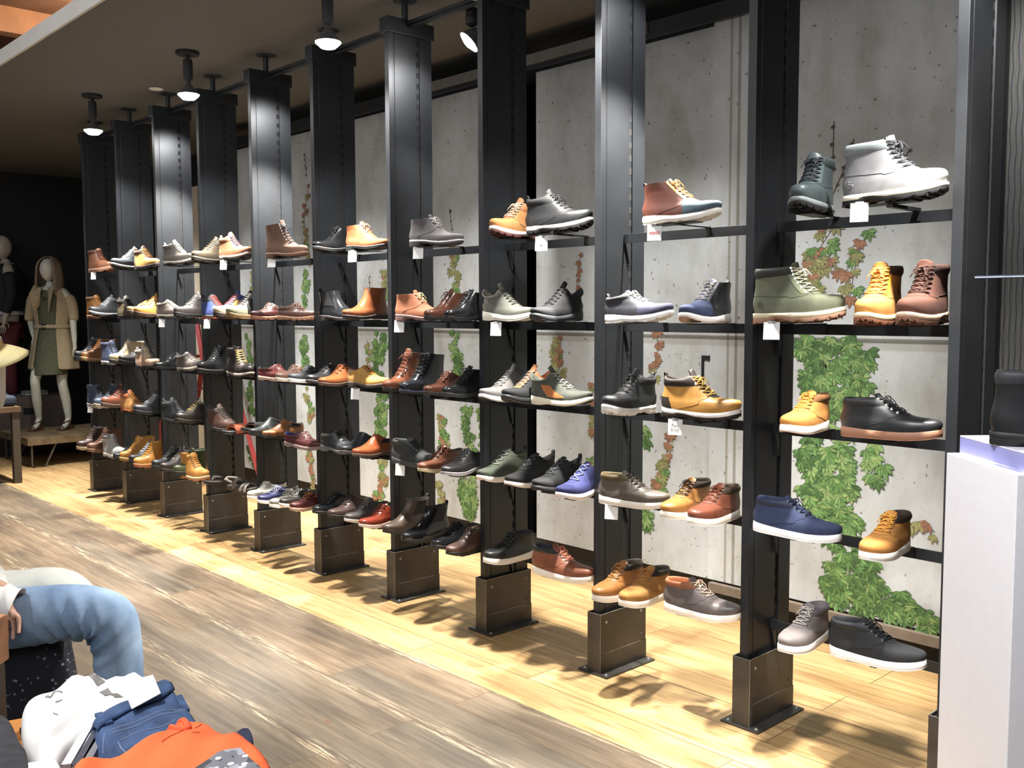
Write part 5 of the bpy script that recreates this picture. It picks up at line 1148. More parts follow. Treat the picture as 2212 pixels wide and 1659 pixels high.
for sg in (1, -1):
    skin_body('jacket_sleeve', [(0, .20*sg, 1.46, .085), (-.02, .255*sg, 1.2, .066), (.05, .272*sg, .99, .05)], [(0, 1), (1, 2)], mat('black_jacket_cloth', (.010, .011, .013), .8), mm, 2)
skin_body('trousers', [(0, 0, .98, .15, .175), (0, .10, .86, .115), (.02, .12, .50, .082), (0, .12, .12, .06), (0, -.10, .86, .115), (.05, -.12, .50, .082), (.02, -.12, .12, .06)], [(0, 1), (1, 2), (2, 3), (0, 4), (4, 5), (5, 6)], mat('maroon_cotton', (.11, .018, .028), .8, 0, .2, 30), mm, 2)
# platform, crate, bench behind the mannequins
OLDW = mat('aged_plank', (.16, .115, .06), .7, 0, .4, 9, .5, 60)
pf = thing('wooden_platform', 'low aged wooden platform with thin metal legs under the mannequin', 'platform', (-9.10, .40, 0), (0, 0, 0))
MB().box(-.35, .55, -.42, .62, .215, .286).build('plank_top', OLDW, pf, bevel=.004)
for (x, y) in ((.52, -.38), (.52, .7), (-.3, -.38)):
    MB().tube([(x, y, .215), (x, y, .006), (x-.0, y+.12, .006), (x, y+.22, .215)], .010, 6).build('metal_leg', mat('dull_steel', (.12, .11, .09), .5, .5), pf, True)
cr_ = thing('wooden_crate', 'brownish grey box with a dark hand hole behind the mannequin legs', 'crate', (-9.72, .28, .25), (0, 0, R(-8)))
MB().box(-.20, .20, -.30, .42, 0, .36).build('crate_body', mat('grey_board', (.085, .066, .056), .8, 0, .2, 12), cr_, bevel=.006)
MB().box(.199, .203, -.02, .16, .17, .24).build('hand_hole', DARK, cr_)
st_ = thing('crate_stand', 'black base under the grey brown box', 'stand', (-9.72, .28, 0), (0, 0, R(-8))); MB().box(-.22, .22, -.34, .44, 0, .245).build('stand_body', BLK2, st_)
for k, (cc, dz) in enumerate(((.42, 0), (.20, .022))):
    tag(MB().box(-.08, .08, -.11, .11, 0, .018).build('book', mat('book_cover', (cc, cc, cc*.92), .7), None), ['pale book lying on the grey brown box', 'darker book on top of the pale book'][k], 'book').location = (-9.70, .40, .612+dz)
lv = thing('slatted_bench', 'dark slatted wooden bench in the shadow beside the first posts', 'bench', (-9.45, 1.06, 0))
MB().box(-.3, .3, -.02, .34, .42, .50).build('bench_top', mat('dark_wood', (.06, .045, .03), .7, 0, .2), lv)
for z in (.06, .18, .30): MB().box(-.28, .28, 0, .32, z, z+.05).build('slat', mat('black_wood', (.014, .013, .012), .7), lv)
for x in (-.29, .26): MB().box(x, x+.03, 0, .03, 0, .42).build('leg', mat('black_wood', (.014, .013, .012), .7), lv)
# ---- side table with folded jeans and cap, left edge, and the cap stand
tb = thing('side_table', 'dark wooden side table behind the pale cap at the left edge', 'table', (-8.2, -.35, 0))
MB().box(-.5, .42, -.7, .06, .62, .665).build('table_top', mat('walnut_top', (.12, .07, .035), .6, 0, .3, 9), tb)
for x, y in ((.38, .02), (.38, -.62), (-.46, .02), (-.46, -.62)): MB().box(x-.03, x+.03, y-.03, y+.03, 0, .62).build('leg', mat('dark_wood', (.06, .045, .03), .7, 0, .2), tb)
tg_ = MB(); 
fj = tag(MB().box(-.14, .14, -.16, .16, 0, .09).build('folded_jeans', mat('dark_denim', (.018, .024, .042), .85, 0, .25, 60), None, bevel=.03), 'small stack of folded dark jeans on the side table', 'jeans'); fj.location = (-7.98, -.46, .668); fj.modifiers[0].segments = 4
def dome_cap(name, label, loc, yaw, r, mc, mbill, bill=.075):
    t = thing(name, label, 'cap', loc, (R(26) if name == 'baseball_cap' else 0, 0, yaw))
    mb = MB(); G = []
    for i in range(10):
        ph = (math.pi/2)*i/9
        G.append([(r*1.08*math.cos(ph)*math.cos(a), r*.92*math.cos(ph)*math.sin(a), r*.95*math.sin(ph)) for a in np.linspace(0, 2*math.pi, 33)[:-1]])
    mb.grid(G, 0, True); o = mb.build('crown', mc, t, True, 180); s = o.modifiers.new('thickness', 'SOLIDIFY'); s.thickness = .003
    G = []
    for k in range(8):
        q = k/7; G.append([((r*.95+bill*q)*math.cos(a)*1.05 if q == 0 else r*1.0*math.cos(a)+bill*q*(math.cos(a*1.1))**.8, r*.88*math.sin(a)*(1-.12*q*q), .004-.012*q*q-.02*math.sin(a)**2) for a in np.linspace(-1.1, 1.1, 17)])
    mb = MB(); mb.grid(G); o = mb.build('bill', mbill, t, True, 180); s = o.modifiers.new('thickness', 'SOLIDIFY'); s.thickness = .006
    MB().lathe([(0, .004), (.006, .003), (.008, 0)], 12, 0, (0, 0, r*.95)).build('top_button', mc, t, True)
    return t
cs_ = thing('hat_stand', 'rounded white form at the left edge carrying the pale yellow cap', 'stand', (-1.710, -2.140, 0), (0, 0, 0))
MB().lathe([(0, 1.205), (.040, 1.206), (.062, 1.218), (.070, 1.245), (.074, 1.36), (.066, 1.41), (.03, 1.44), (0, 1.445)], 32).build('stand_form', mat('matt_white_form', (.62, .60, .56), .6, 0, .02), cs_, True)
MB().lathe([(.12, 0), (.12, .012), (.012, .016), (.012, 1.21)], 24, 0, (0, 0, 0)).build('stand_pole', BLK, cs_, True)
dome_cap('baseball_cap', 'pale yellow cap with long rounded bill at the left edge', (-1.722, -2.152, 1.368), R(44), .086, mat('pale_straw_cloth', (.55, .36, .14), .8, 0, .25, 40, .4, 300), mat('pale_yellow_bill', (.80, .68, .34), .6, 0, .05), .075)
dome_cap('green_cap', 'olive green cap on the table in front of the maroon trousers', (-8.30, -.62, .668), R(-60), .13, mat('olive_twill', (.14, .15, .075), .8), mat('olive_twill', (.14, .15, .075), .8), .07)
# give the green cap a taller stand
gst = thing('cap_stand', 'short dark stand lifting the green cap', 'stand', (-8.30, -.62, .665)); MB().lathe([(.07, 0), (.07, .01), (.015, .014), (.015, .42), (.08, .44), (0, .46)], 20).build('stand_body', BLK2, gst, True)
for o in bpy.data.objects:
    if o.name == 'green_cap': o.location.z = .668+.43

# ================================================================ SEATED PERSON (light jeans, white shirt)
pr = thing('person', 'person seated at the left edge in light blue jeans and a white shirt', 'person', (-2.165, -2.185, 0))
O = Vector((-2.165, -2.185, 0))
def rel(x, y, z): return (x-O.x, y-O.y, z)
SKINM = mat('skin', (.62, .36, .26), .5, 0, .06, 20)
kx, ky = -1.765, -1.775; hx, hy = -2.165, -2.185
d = Vector((kx-hx, ky-hy, 0)).normalized(); sd = Vector((-d.y, d.x, 0))      # d: facing, sd: person's left (away from the camera)
H0 = Vector((hx, hy, .50))
def pj(v, r, r2=None): return (v.x-O.x, v.y-O.y, v.z, r, r2 or r)
hip = H0+sd*.10+Vector((0, 0, .03)); J = []; E_ = []
def add(v, r, frm=None, r2=None):
    J.append(pj(v, r, r2)); 
    if frm is not None: E_.append((frm, len(J)-1))
    return len(J)-1
p0 = add(hip, .15, None, .13); LEAN = lambda h: Vector((0, 0, h*.90))-d*(h*.42)
sp1 = add(hip+LEAN(.22), .125, p0); sp2 = add(hip+LEAN(.42), .135, sp1); nk = add(hip+LEAN(.54), .055, sp2); nk2 = add(hip+LEAN(.60), .052, nk)
for sg in (-1, 1):
    kn = Vector((kx, ky, .56)) if sg < 0 else Vector((kx, ky, .57))+sd*.20-d*.22
    th0 = add(hip+sd*.09*sg+d*.05, .095, p0); th1 = add((hip+sd*.09*sg).lerp(kn, .6), .078, th0); k0 = add(kn, .062, th1); bk = Vector((0, 0, 0)) if sg < 0 else -d*.22
    c0 = add(kn+Vector((-.00, .0, -.20))+bk*.5, .055, k0); a0 = add(kn+Vector((0, 0, -.49))-d*.02+bk, .040, c0); add(kn+Vector((0, 0, -.53))+d*.10+bk, .035, a0)
sh = {}
for sg in (-1, 1):
    s0 = add(hip+LEAN(.47)+sd*.18*sg, .055, sp2); e0 = add(hip+LEAN(.22)-d*.02+sd*.24*sg, .042, s0)
    wv = Vector((-1.905, -2.045, .665)) if sg < 0 else H0+sd*.36-d*.22+Vector((0, 0, .0)); w0 = add(wv, .026, e0); hand(J, E_, w0, Vector((0, 0, -.85))+d*(.15 if sg < 0 else .3), d if sg < 0 else -d, 1.0, .6)
skin_body('body', J, E_, SKINM, pr)
hd = hip+LEAN(.72)+d*.03
head('head', (hd.x-O.x, hd.y-O.y, hd.z), .105, SKINM, pr, math.atan2(d.y, d.x))
mbh = MB(); mbh.grid([[(hd.x-O.x-.02*d.x+.118*math.sin(ph)*math.cos(a)-0, hd.y-O.y-.02*d.y+.10*math.sin(ph)*math.sin(a), hd.z+.02+.125*math.cos(ph)) for a in np.linspace(0, 2*math.pi, 25)[:-1]] for ph in np.linspace(0.02, 1.45, 9)], 0, True); mbh.build('hair', mat('brown_hair', (.05, .03, .02), .7), pr, True, 180)
def jean_mat():
    m = bpy.data.materials.new('washed_denim'); m.use_nodes = True; n = m.node_tree.nodes; L = m.node_tree.links; b = n['Principled BSDF']; b.inputs['Roughness'].default_value = .85
    tc = n.new('ShaderNodeTexCoord'); z = n.new('ShaderNodeTexNoise'); z.inputs['Scale'].default_value = 6; z.inputs['Detail'].default_value = 5; L.new(tc.outputs['Object'], z.inputs['Vector'])
    r_ = n.new('ShaderNodeValToRGB'); e = r_.color_ramp.elements; e[0].position = .35; e[0].color = (.13, .21, .34, 1); e[1].position = .68; e[1].color = (.34, .46, .62, 1)
    L.new(z.outputs['Fac'], r_.inputs['Fac']); L.new(r_.outputs['Color'], b.inputs['Base Color'])
    z2 = n.new('ShaderNodeTexNoise'); z2.inputs['Scale'].default_value = 700; L.new(tc.outputs['Object'], z2.inputs['Vector'])
    bp = n.new('ShaderNodeBump'); bp.inputs['Strength'].default_value = .4; bp.inputs['Distance'].default_value = .001; L.new(z2.outputs['Fac'], bp.inputs['Height']); L.new(bp.outputs['Normal'], b.inputs['Normal']); return m
DEN = jean_mat()
def folded_limb(name, spine, radii, material, parent, nfold=18, amp=.006, seed=2, n=40, foldspan=(0, 1), off=True):
    # cloth tube round a bent limb with slanting creases
    P = [Vector(s) for s in spine]; rr = radii; K = 120; pts = []; R_ = []
    L_ = [0]
    for a, b in zip(P[:-1], P[1:]): L_.append(L_[-1]+(b-a).length)
    ks = [l/L_[-1] for l in L_]; A = np.array([[*p, r] for p, r in zip(P, rr)])
    keys = [(k, *row) for k, row in zip(ks, A)]
    S_ = cr(keys, K); G = []; prev = None
    for i in range(K):
        c = Vector(S_[1:4, i]); t = (Vector(S_[1:4, min(i+1, K-1)])-Vector(S_[1:4, max(i-1, 0)])).normalized()
        a = Vector((sd.x, sd.y, 0)); a = (a-t*a.dot(t)).normalized(); b = t.cross(a); row = []
        u = i/(K-1)
        for j in range(n):
            q = 2*math.pi*j/n
            w = math.exp(-((u-foldspan[0])/foldspan[1])**2)
            msk = (.5+.5*math.cos(q-3.95))**1.3 if 'jeans_near' in name else .45
            ph = nfold*.8*u*math.pi+2.6*math.cos(q-1.2)+seed
            f = amp*w*msk*(1.3-2.2*abs(math.sin(ph))**.6+.35*math.sin(2.3*ph+q))+.0018*math.sin(9*u+2*q)*(1-w)
            row.append(c+(a*math.cos(q)+b*math.sin(q))*(S_[4, i]+f))
        G.append(row)
    mb = MB(); mb.grid(G, 0, True); return mb.build(name, material, parent, True, 180)
kneeN = Vector((kx, ky, .555)); hipN = hip-sd*.09
folded_limb('jeans_near_leg', [rel(*(hipN-d*.06+Vector((0, 0, -.0)))), rel(*(hipN.lerp(kneeN, .45))), rel(*(kneeN-d*.09+Vector((0, 0, .006)))), rel(*(kneeN-d*.02+Vector((0, 0, -.015)))), rel(*(kneeN+d*.005+Vector((0, 0, -.10)))), rel(*(kneeN+d*.01+Vector((0, 0, -.26)))), rel(*(kneeN+d*.03+Vector((0, 0, -.50))))],
            [.108, .094, .082, .080, .072, .070, .072], DEN, pr, 26, .0085, 2, 72, (.52, .15))
kneeF = kneeN+sd*.20-d*.22+Vector((0, 0, .012)); hipF = hip+sd*.09
folded_limb('jeans_far_leg', [rel(*(hipF-d*.06)), rel(*(hipF.lerp(kneeF, .5))), rel(*(kneeF-d*.06)), rel(*(kneeF-d*.0+Vector((0, 0, -.03)))), rel(*(kneeF+Vector((0, 0, -.16))-d*.08)), rel(*(kneeF+Vector((0, 0, -.49))-d*.22))],
            [.105, .090, .078, .074, .068, .07], mat('pale_far_leg_cloth', (.56, .57, .52), .85, 0, .06, 20), pr, 14, .004, 5, 36, (.6, .3))  # far leg has a paler, greyer colour than the near leg
WSH = mat('white_cotton_shirt', (.80, .78, .76), .8, 0, .03, 40, .3, 500)
folded_limb('shirt', [rel(*(hip+d*.03+Vector((0, 0, -.05)))), rel(*(hip+LEAN(.15))), rel(*(hip+LEAN(.40))), rel(*(hip+LEAN(.50))), rel(*(hip+LEAN(.55)))], [.20, .172, .17, .13, .065], WSH, pr, 9, .006, 1, 40, (.3, .5))
for sg in (-1, 1):
    s_ = hip+LEAN(.47)+sd*.17*sg; e_ = hip+LEAN(.22)-d*.02+sd*.24*sg; w_ = Vector((-1.878, -2.018, .600)) if sg < 0 else H0+sd*.34-d*.20+Vector((0, 0, .05))
    folded_limb('shirt_sleeve', [rel(*s_), rel(*(s_.lerp(e_, .6))), rel(*e_), rel(*(e_.lerp(w_, .5))), rel(*(w_))], [.078, .070, .070, .074, .060], WSH, pr, 22, .011, sg+3, 48, (.75, .35))
for sg, kk in ((-1, kneeN), (1, kneeF)):
    f0 = kk+Vector((0, 0, -.52))+d*.03-(d*.24 if sg > 0 else d*0)
    mbs = MB(); mbs.tube([rel(*(f0-d*.08)), rel(*(f0-d*.02)), rel(*(f0+d*.08)), rel(*(f0+d*.17))], [.035, .045, .042, .028], 12); mbs.build('shoe', BLK2, pr, True)
stl = thing('stool', 'round dark stool under the seated person', 'stool', (hip.x-.05, hip.y-.03, 0))
MB().lathe([(0, .365), (.17, .365), (.18, .355), (.18, .335), (0, .33)], 28).build('seat', mat('dark_seat', (.03, .022, .018), .6), stl, True)
for a in range(4):
    c_, s_ = math.cos(a*math.pi/2+.6), math.sin(a*math.pi/2+.6); MB().tube([(c_*.12, s_*.12, .34), (c_*.17, s_*.17, 0)], .014, 8).build('leg', BLK, stl, True)
# dark patterned bag under the knee
bagc = Vector((-2.0, -1.935, 0))
def floral():
    m = bpy.data.materials.new('dark_floral_cloth'); m.use_nodes = True; n = m.node_tree.nodes; L = m.node_tree.links; b = n['Principled BSDF']; b.inputs['Roughness'].default_value = .85
    tc = n.new('ShaderNodeTexCoord'); v = n.new('ShaderNodeTexVoronoi'); v.inputs['Scale'].default_value = 42; z = n.new('ShaderNodeTexNoise'); z.inputs['Scale'].default_value = 13; z.inputs['Detail'].default_value = 5
    L.new(tc.outputs['Object'], v.inputs['Vector']); L.new(tc.outputs['Object'], z.inputs['Vector'])
    z.inputs['Scale'].default_value = 7; v.inputs['Scale'].default_value = 60
    m1 = n.new('ShaderNodeMapRange'); m1.inputs[1].default_value = .34; m1.inputs[2].default_value = .18; L.new(v.outputs['Distance'], m1.inputs[0])
    m2 = n.new('ShaderNodeMapRange'); m2.inputs[1].default_value = .52; m2.inputs[2].default_value = .62; L.new(z.outputs['Fac'], m2.inputs[0])
    mu_ = n.new('ShaderNodeMath'); mu_.operation = 'MULTIPLY'; L.new(m1.outputs[0], mu_.inputs[0]); L.new(m2.outputs[0], mu_.inputs[1])
    r_ = n.new('ShaderNodeValToRGB'); e = r_.color_ramp.elements; e[0].position = .1; e[0].color = (.008, .008, .014, 1); e[1].position = .95; e[1].color = (.28, .28, .38, 1)
    L.new(mu_.outputs[0], r_.inputs['Fac']); L.new(r_.outputs['Color'], b.inputs['Base Color']); return m
bg = thing('tote_bag', 'dark navy patterned cloth bag on the floor under the bent knee', 'bag', tuple(bagc), (0, 0, R(47)))
G = []
for i in range(14):
    t_ = i/13; z = .465*t_; w = .145-.045*t_**2; dp = .075-.04*t_
    G.append([(w*np.sign(math.cos(a))*abs(math.cos(a))**.7*(1+.05*math.sin(5*a+6*t_)), dp*np.sign(math.sin(a))*abs(math.sin(a))**.7*(1+.08*math.sin(4*a+9*t_)), z+.012*math.sin(3*a)*t_) for a in np.linspace(0, 2*math.pi, 41)[:-1]])
mb = MB(); mb.grid(G, 0, True); mb.f.append(tuple(range(40))[::-1]); mb.m.append(0); mb.f.append(tuple(13*40+j for j in range(40))); mb.m.append(0); mb.build('bag_body', floral(), bg, True, 180)

# ================================================================ CLOTHES TABLE in the near left corner
TZ = .70
TEE_W = (0.785, [(-0.633, -2.36), (-0.669, -2.338), (-0.698, -2.289), (-0.702, -2.237), (-0.667, -2.189), (-0.637, -2.147), (-0.59, -2.126), (-0.503, -2.163), (-0.468, -2.216), (-0.432, -2.262), (-0.428, -2.309), (-0.417, -2.342), (-0.404, -2.382), (-0.46, -2.393), (-0.547, -2.383)])
JEANS = (0.815, [(-0.425, -2.314), (-0.45, -2.3), (-0.462, -2.241), (-0.511, -2.172), (-0.508, -2.146), (-0.402, -2.164), (-0.299, -2.182), (-0.253, -2.197), (-0.195, -2.254), (-0.199, -2.303), (-0.217, -2.344), (-0.272, -2.347), (-0.338, -2.336)])
TEE_O = (0.84, [(-0.208, -2.427), (-0.229, -2.41), (-0.217, -2.356), (-0.22, -2.314), (-0.235, -2.272), (-0.267, -2.24), (-0.28, -2.215), (-0.26, -2.193), (-0.208, -2.187), (-0.147, -2.18), (-0.084, -2.183), (-0.012, -2.193), (0.055, -2.21), (0.113, -2.271), (0.074, -2.376), (-0.049, -2.442), (-0.157, -2.452)])
NAVY = (0.77, [(-0.303, -2.116), (-0.307, -2.093), (-0.276, -2.101), (-0.235, -2.12), (-0.191, -2.158), (-0.239, -2.162)])
WHITE2 = (0.77, [(-0.42, -2.442), (-0.436, -2.428), (-0.446, -2.404), (-0.426, -2.383), (-0.394, -2.372), (-0.34, -2.383), (-0.275, -2.417), (-0.275, -2.455), (-0.357, -2.463)])
BLACKS = (0.775, [(-0.66, -2.383), (-0.606, -2.383), (-0.478, -2.4), (-0.443, -2.404), (-0.321, -2.44), (-0.339, -2.499), (-0.552, -2.458), (-0.658, -2.41)])
CARD = (0.825, [(-0.492, -2.235), (-0.492, -2.179), (-0.4, -2.204), (-0.369, -2.266)])
PRINT = (0.845, [(-0.081, -2.308), (-0.091, -2.28), (-0.097, -2.249), (-0.088, -2.218), (-0.037, -2.223), (0.001, -2.222), (0.058, -2.24), (0.041, -2.311), (-0.027, -2.33)])
TABLE_TOP = [(-0.784, -2.338), (-0.719, -2.088), (-0.152, -2.091), (0.015, -2.247), (-0.257, -2.534), (-0.798, -2.4)]
WAIST = [(-0.403, -2.315, 0.822), (-0.42, -2.284, 0.822), (-0.435, -2.247, 0.822), (-0.452, -2.206, 0.822), (-0.477, -2.159, 0.822)]
WAIST2 = [(-0.367, -2.321, 0.822), (-0.381, -2.291, 0.822), (-0.393, -2.256, 0.822), (-0.406, -2.216, 0.822), (-0.431, -2.169, 0.822)]
POCKET = [(-0.3, -2.336, 0.82), (-0.339, -2.317, 0.82)]
STITCH = [[(-0.343, -2.313, 0.82), (-0.344, -2.272, 0.82), (-0.354, -2.23, 0.82), (-0.36, -2.181, 0.82)], [(-0.33, -2.314, 0.82), (-0.331, -2.274, 0.82), (-0.341, -2.232, 0.82), (-0.347, -2.184, 0.82)], [(-0.302, -2.314, 0.82), (-0.279, -2.318, 0.82), (-0.247, -2.321, 0.82)], [(-0.304, -2.311, 0.82), (-0.305, -2.281, 0.82), (-0.306, -2.25, 0.82), (-0.311, -2.219, 0.82)], [(-0.302, -2.338, 0.82), (-0.342, -2.32, 0.82)]]
LOOPS = [[(-0.427, -2.299, 0.824), (-0.368, -2.303, 0.824)], [(-0.406, -2.171, 0.824), (-0.362, -2.177, 0.824)]]
GREYS = [[(-0.678, -2.234, 0.79), (-0.658, -2.216, 0.79)], [(-0.661, -2.226, 0.79), (-0.636, -2.219, 0.79)], [(-0.61, -2.225, 0.79), (-0.575, -2.226, 0.79)], [(-0.565, -2.229, 0.79), (-0.532, -2.225, 0.79)]]
SCRIB = [[(-0.629, -2.32, 0.79), (-0.616, -2.316, 0.79), (-0.64, -2.301, 0.79), (-0.634, -2.289, 0.79)], [(-0.616, -2.316, 0.79), (-0.636, -2.315, 0.79), (-0.629, -2.32, 0.79)], [(-0.603, -2.311, 0.79), (-0.606, -2.299, 0.79)], [(-0.567, -2.326, 0.79), (-0.557, -2.327, 0.79), (-0.552, -2.324, 0.79)]]
NECK = [(-0.24, -2.258, 0.845), (-0.258, -2.247, 0.845), (-0.266, -2.235, 0.845), (-0.256, -2.227, 0.845), (-0.234, -2.232, 0.845), (-0.219, -2.241, 0.845)]
SEAM = [[(-0.185, -2.294, 0.845), (-0.199, -2.263, 0.845), (-0.223, -2.24, 0.845)], [(-0.214, -2.23, 0.845), (-0.231, -2.211, 0.845)], [(-0.18, -2.249, 0.845), (-0.18, -2.238, 0.845)], [(-0.149, -2.198, 0.845), (-0.095, -2.199, 0.845), (-0.023, -2.209, 0.845)]]
DOTS = [(-0.083, -2.255, 0.847), (-0.063, -2.246, 0.847), (-0.045, -2.234, 0.847), (-0.064, -2.223, 0.847)]
STROKES = [[(-0.052, -2.284, 0.847), (-0.062, -2.266, 0.847)], [(-0.037, -2.268, 0.847), (-0.055, -2.258, 0.847)], [(-0.035, -2.259, 0.847), (-0.038, -2.247, 0.847), (-0.037, -2.236, 0.847)], [(-0.04, -2.257, 0.847), (-0.018, -2.254, 0.847)]]
HOOKS = [[(-0.701, -2.343, 0.712), (-0.681, -2.348, 0.712), (-0.662, -2.344, 0.712), (-0.639, -2.34, 0.712), (-0.626, -2.331, 0.712)], [(-0.626, -2.331, 0.712), (-0.574, -2.34, 0.712)]]
HANGERS = [[(-0.473, -2.289, 0.79), (-0.409, -2.33, 0.79), (-0.319, -2.387, 0.79)], [(-0.449, -2.285, 0.79), (-0.381, -2.326, 0.79), (-0.308, -2.376, 0.79)], [(-0.438, -2.284, 0.79), (-0.375, -2.319, 0.79), (-0.306, -2.363, 0.79)]]

def smooth_loop(pts, n=72):
    P = np.array(pts, float); k = len(P); out = []
    for i in range(n):
        t = i/n*k; a = int(t); f = t-a; p0, p1, p2, p3 = P[(a-1) % k], P[a % k], P[(a+1) % k], P[(a+2) % k]
        out.append(.5*((2*p1)+(-p0+p2)*f+(2*p0-5*p1+4*p2-p3)*f*f+(-p0+3*p1-3*p2+p3)*f**3))
    return np.array(out)
def cloth_pile(name, data, zb, material, parent, wr=.004, fr=55, seed=1, round_=.8, layers=1):
    z, pts = data; P = smooth_loop(pts); c = P.mean(0); G = []
    rr = list(np.linspace(.02, .86, 22))+[.90, .94, .97, .99, 1.0]
    for r in rr:
        row = []
        for p in P:
            q = c+(p-c)*r
            h = wr*(math.sin(fr*q[0]+seed+2*math.sin(fr*.6*q[1]))+.7*math.sin(fr*1.3*q[1]+seed*2+1.5*math.sin(fr*.8*q[0]))+.5*math.sin(fr*2.4*(q[0]+q[1])+seed))
            e = max(0, (r-.82)/.18); drop = (1-math.sqrt(max(0, 1-e*e)))*(z-zb)*.55
            row.append((q[0], q[1], z-drop+h*(.4+r)*(1-e*.5)-.004*r*r))
        G.append(row)
    for l in range(1, 4*layers+1):
        row = []
        for j, p in enumerate(P):
            f = l/(4*layers); zz = G[26][j][2]*(1-f)+zb*f
            pinch = 1-.012*abs(math.sin(math.pi*f*layers))
            row.append((c[0]+(p[0]-c[0])*pinch, c[1]+(p[1]-c[1])*pinch, zz))
        G.append(row)
    mb = MB(); mb.grid(G, 0, True); n = 72
    mb.f.append(tuple(range(n))[::-1]); mb.m.append(0); mb.f.append(tuple((len(G)-1)*n+j for j in range(n))); mb.m.append(0)
    return mb.build(name, material, parent, True, 180)
ct = thing('display_table', 'honey coloured wooden table top under the pile of clothes in the near corner', 'table', (0, 0, 0))
k = len(TABLE_TOP); vs = [(p[0], p[1], zz) for zz in (TZ-.035, TZ) for p in TABLE_TOP]
MB().add(vs, [tuple(range(k))[::-1], tuple(range(k, 2*k))]+[(q, (q+1) % k, (q+1) % k+k, q+k) for q in range(k)]).build('table_top', mat('honey_table_wood', (.50, .21, .055), .45, 0, .25, 7, .2, 60), ct)
cc = np.mean(np.array(TABLE_TOP), 0)
for p in TABLE_TOP:
    q = cc+(np.array(p)-cc)*.80
    if p in (TABLE_TOP[0], TABLE_TOP[1], TABLE_TOP[2], TABLE_TOP[4]): MB().box(q[0]-.02, q[0]+.02, q[1]-.02, q[1]+.02, 0, TZ-.035).build('table_leg', BLK, ct)
def top(name, label, cat): return thing(name, label, cat)
from mathutils.bvhtree import BVHTree
def draper(o):
    T_ = BVHTree.FromPolygons([v.co for v in o.data.vertices], [tuple(p.vertices) for p in o.data.polygons])
    def f(p, off=.001):
        h = T_.ray_cast(Vector((p[0], p[1], 2)), Vector((0, 0, -1)))[0]
        return Vector((p[0], p[1], (h.z if h is not None else p[2])+off))
    return f
def dense(pts, n=6):
    P = [Vector(p) for p in pts]; return [P[i].lerp(P[i+1], k/n) for i in range(len(P)-1) for k in range(n)]+[P[-1]]
t = top('folded_tee_shirt', 'crumpled white printed T-shirt at the back of the near clothes table', 'T-shirt')
D1 = draper(cloth_pile('shirt_body', TEE_W, TZ+.012, mat('white_jersey', (.80, .79, .77), .85, 0, .04, 30, .2, 400), t, .0060, 50, 2))
m = MB()
for a, b in GREYS:
    a, b = Vector(a), Vector(b); s_ = (b-a).cross(Vector((0, 0, 1))).normalized()*.009; m.grid([[D1(a.lerp(b, q)-s_, .0016) for q in (0, .25, .5, .75, 1)], [D1(a.lerp(b, q), .0016) for q in (0, .25, .5, .75, 1)], [D1(a.lerp(b, q)+s_, .0016) for q in (0, .25, .5, .75, 1)]])
for s_ in SCRIB: m.tube([D1(p, .0006) for p in dense(s_)], .0014, 4)
m.build('grey_print', mat('grey_shirt_ink', (.22, .21, .20), .8), t)
m = MB(); m.add([Vector((p[0], p[1], .829)) for p in CARD[1]]+[Vector((p[0], p[1], .8278)) for p in CARD[1]], [(0, 1, 2, 3), (7, 6, 5, 4), (0, 4, 5, 1), (1, 5, 6, 2), (2, 6, 7, 3), (3, 7, 4, 0)])
tag(m.build('swing_ticket', mat('white_ticket_card', (.86, .86, .85), .6), None), 'blank white card ticket lying across the blue jeans', 'ticket')
t = top('blue_jeans', 'folded mid blue jeans with waistband between the white and orange shirts', 'jeans')
DJ = mat('indigo_denim', (.045, .085, .19), .85, 0, .35, 35, .5, 700)
D2 = draper(cloth_pile('folded_denim', JEANS, TZ+.012, DJ, t, .0025, 45, 4, layers=3))
wa, wb = dense(WAIST), dense(WAIST2)
m = MB(); m.grid([[D2(a.lerp(b, q), .0005+.005*math.sin(math.pi*min(1, max(0, q)))**.5) for a, b in zip(wa, wb)] for q in (0, .12, .5, .88, 1)]); o = m.build('waistband', DJ, t, True); s_ = o.modifiers.new('thickness', 'SOLIDIFY'); s_.thickness = .005
ST = mat('pale_denim_stitch', (.20, .27, .42), .8)
m = MB()
for p in STITCH: m.tube([D2(q, .0006) for q in dense(p)], .0009, 4)
m.tube([D2(b, .0040) for b in wb], .0008, 4)
m.build('stitching', ST, t)
m = MB()
for a, b in LOOPS:
    a, b = D2(a, .009), D2(b, .006); s_ = (b-a).cross(Vector((0, 0, 1))).normalized()*.006; m.add([a-s_, a+s_, b+s_, b-s_, *(q-Vector((0, 0, .006)) for q in (a-s_, a+s_, b+s_, b-s_))], [(0, 1, 2, 3), (0, 4, 5, 1), (1, 5, 6, 2), (2, 6, 7, 3), (3, 7, 4, 0)])
m.build('belt_loop', DJ, t)
t = top('orange_tee_shirt', 'bright orange T-shirt with a grey camouflage print in the near corner', 'T-shirt')
D3 = draper(cloth_pile('shirt_body', TEE_O, TZ+.012, mat('orange_jersey', (.90, .17, .05), .85, 0, .05, 30, .2, 400), t, .0050, 30, 7, layers=2))
m = MB(); m.tube([D3(q, .0015) for q in smooth_loop([q[:2] for q in NECK], 40).tolist()] if False else [D3((q[0], q[1], .84), .002) for q in smooth_loop([q[:2] for q in NECK], 40)], .0048, 8, 0, True); m.build('neck_rib', mat('orange_rib', (.88, .13, .045), .85), t, True)
m = MB()
for p in SEAM: m.tube([D3(q, .0002) for q in dense(p)], .0013, 5)
m.build('sleeve_seam', mat('orange_seam', (.70, .10, .03), .85), t, True)
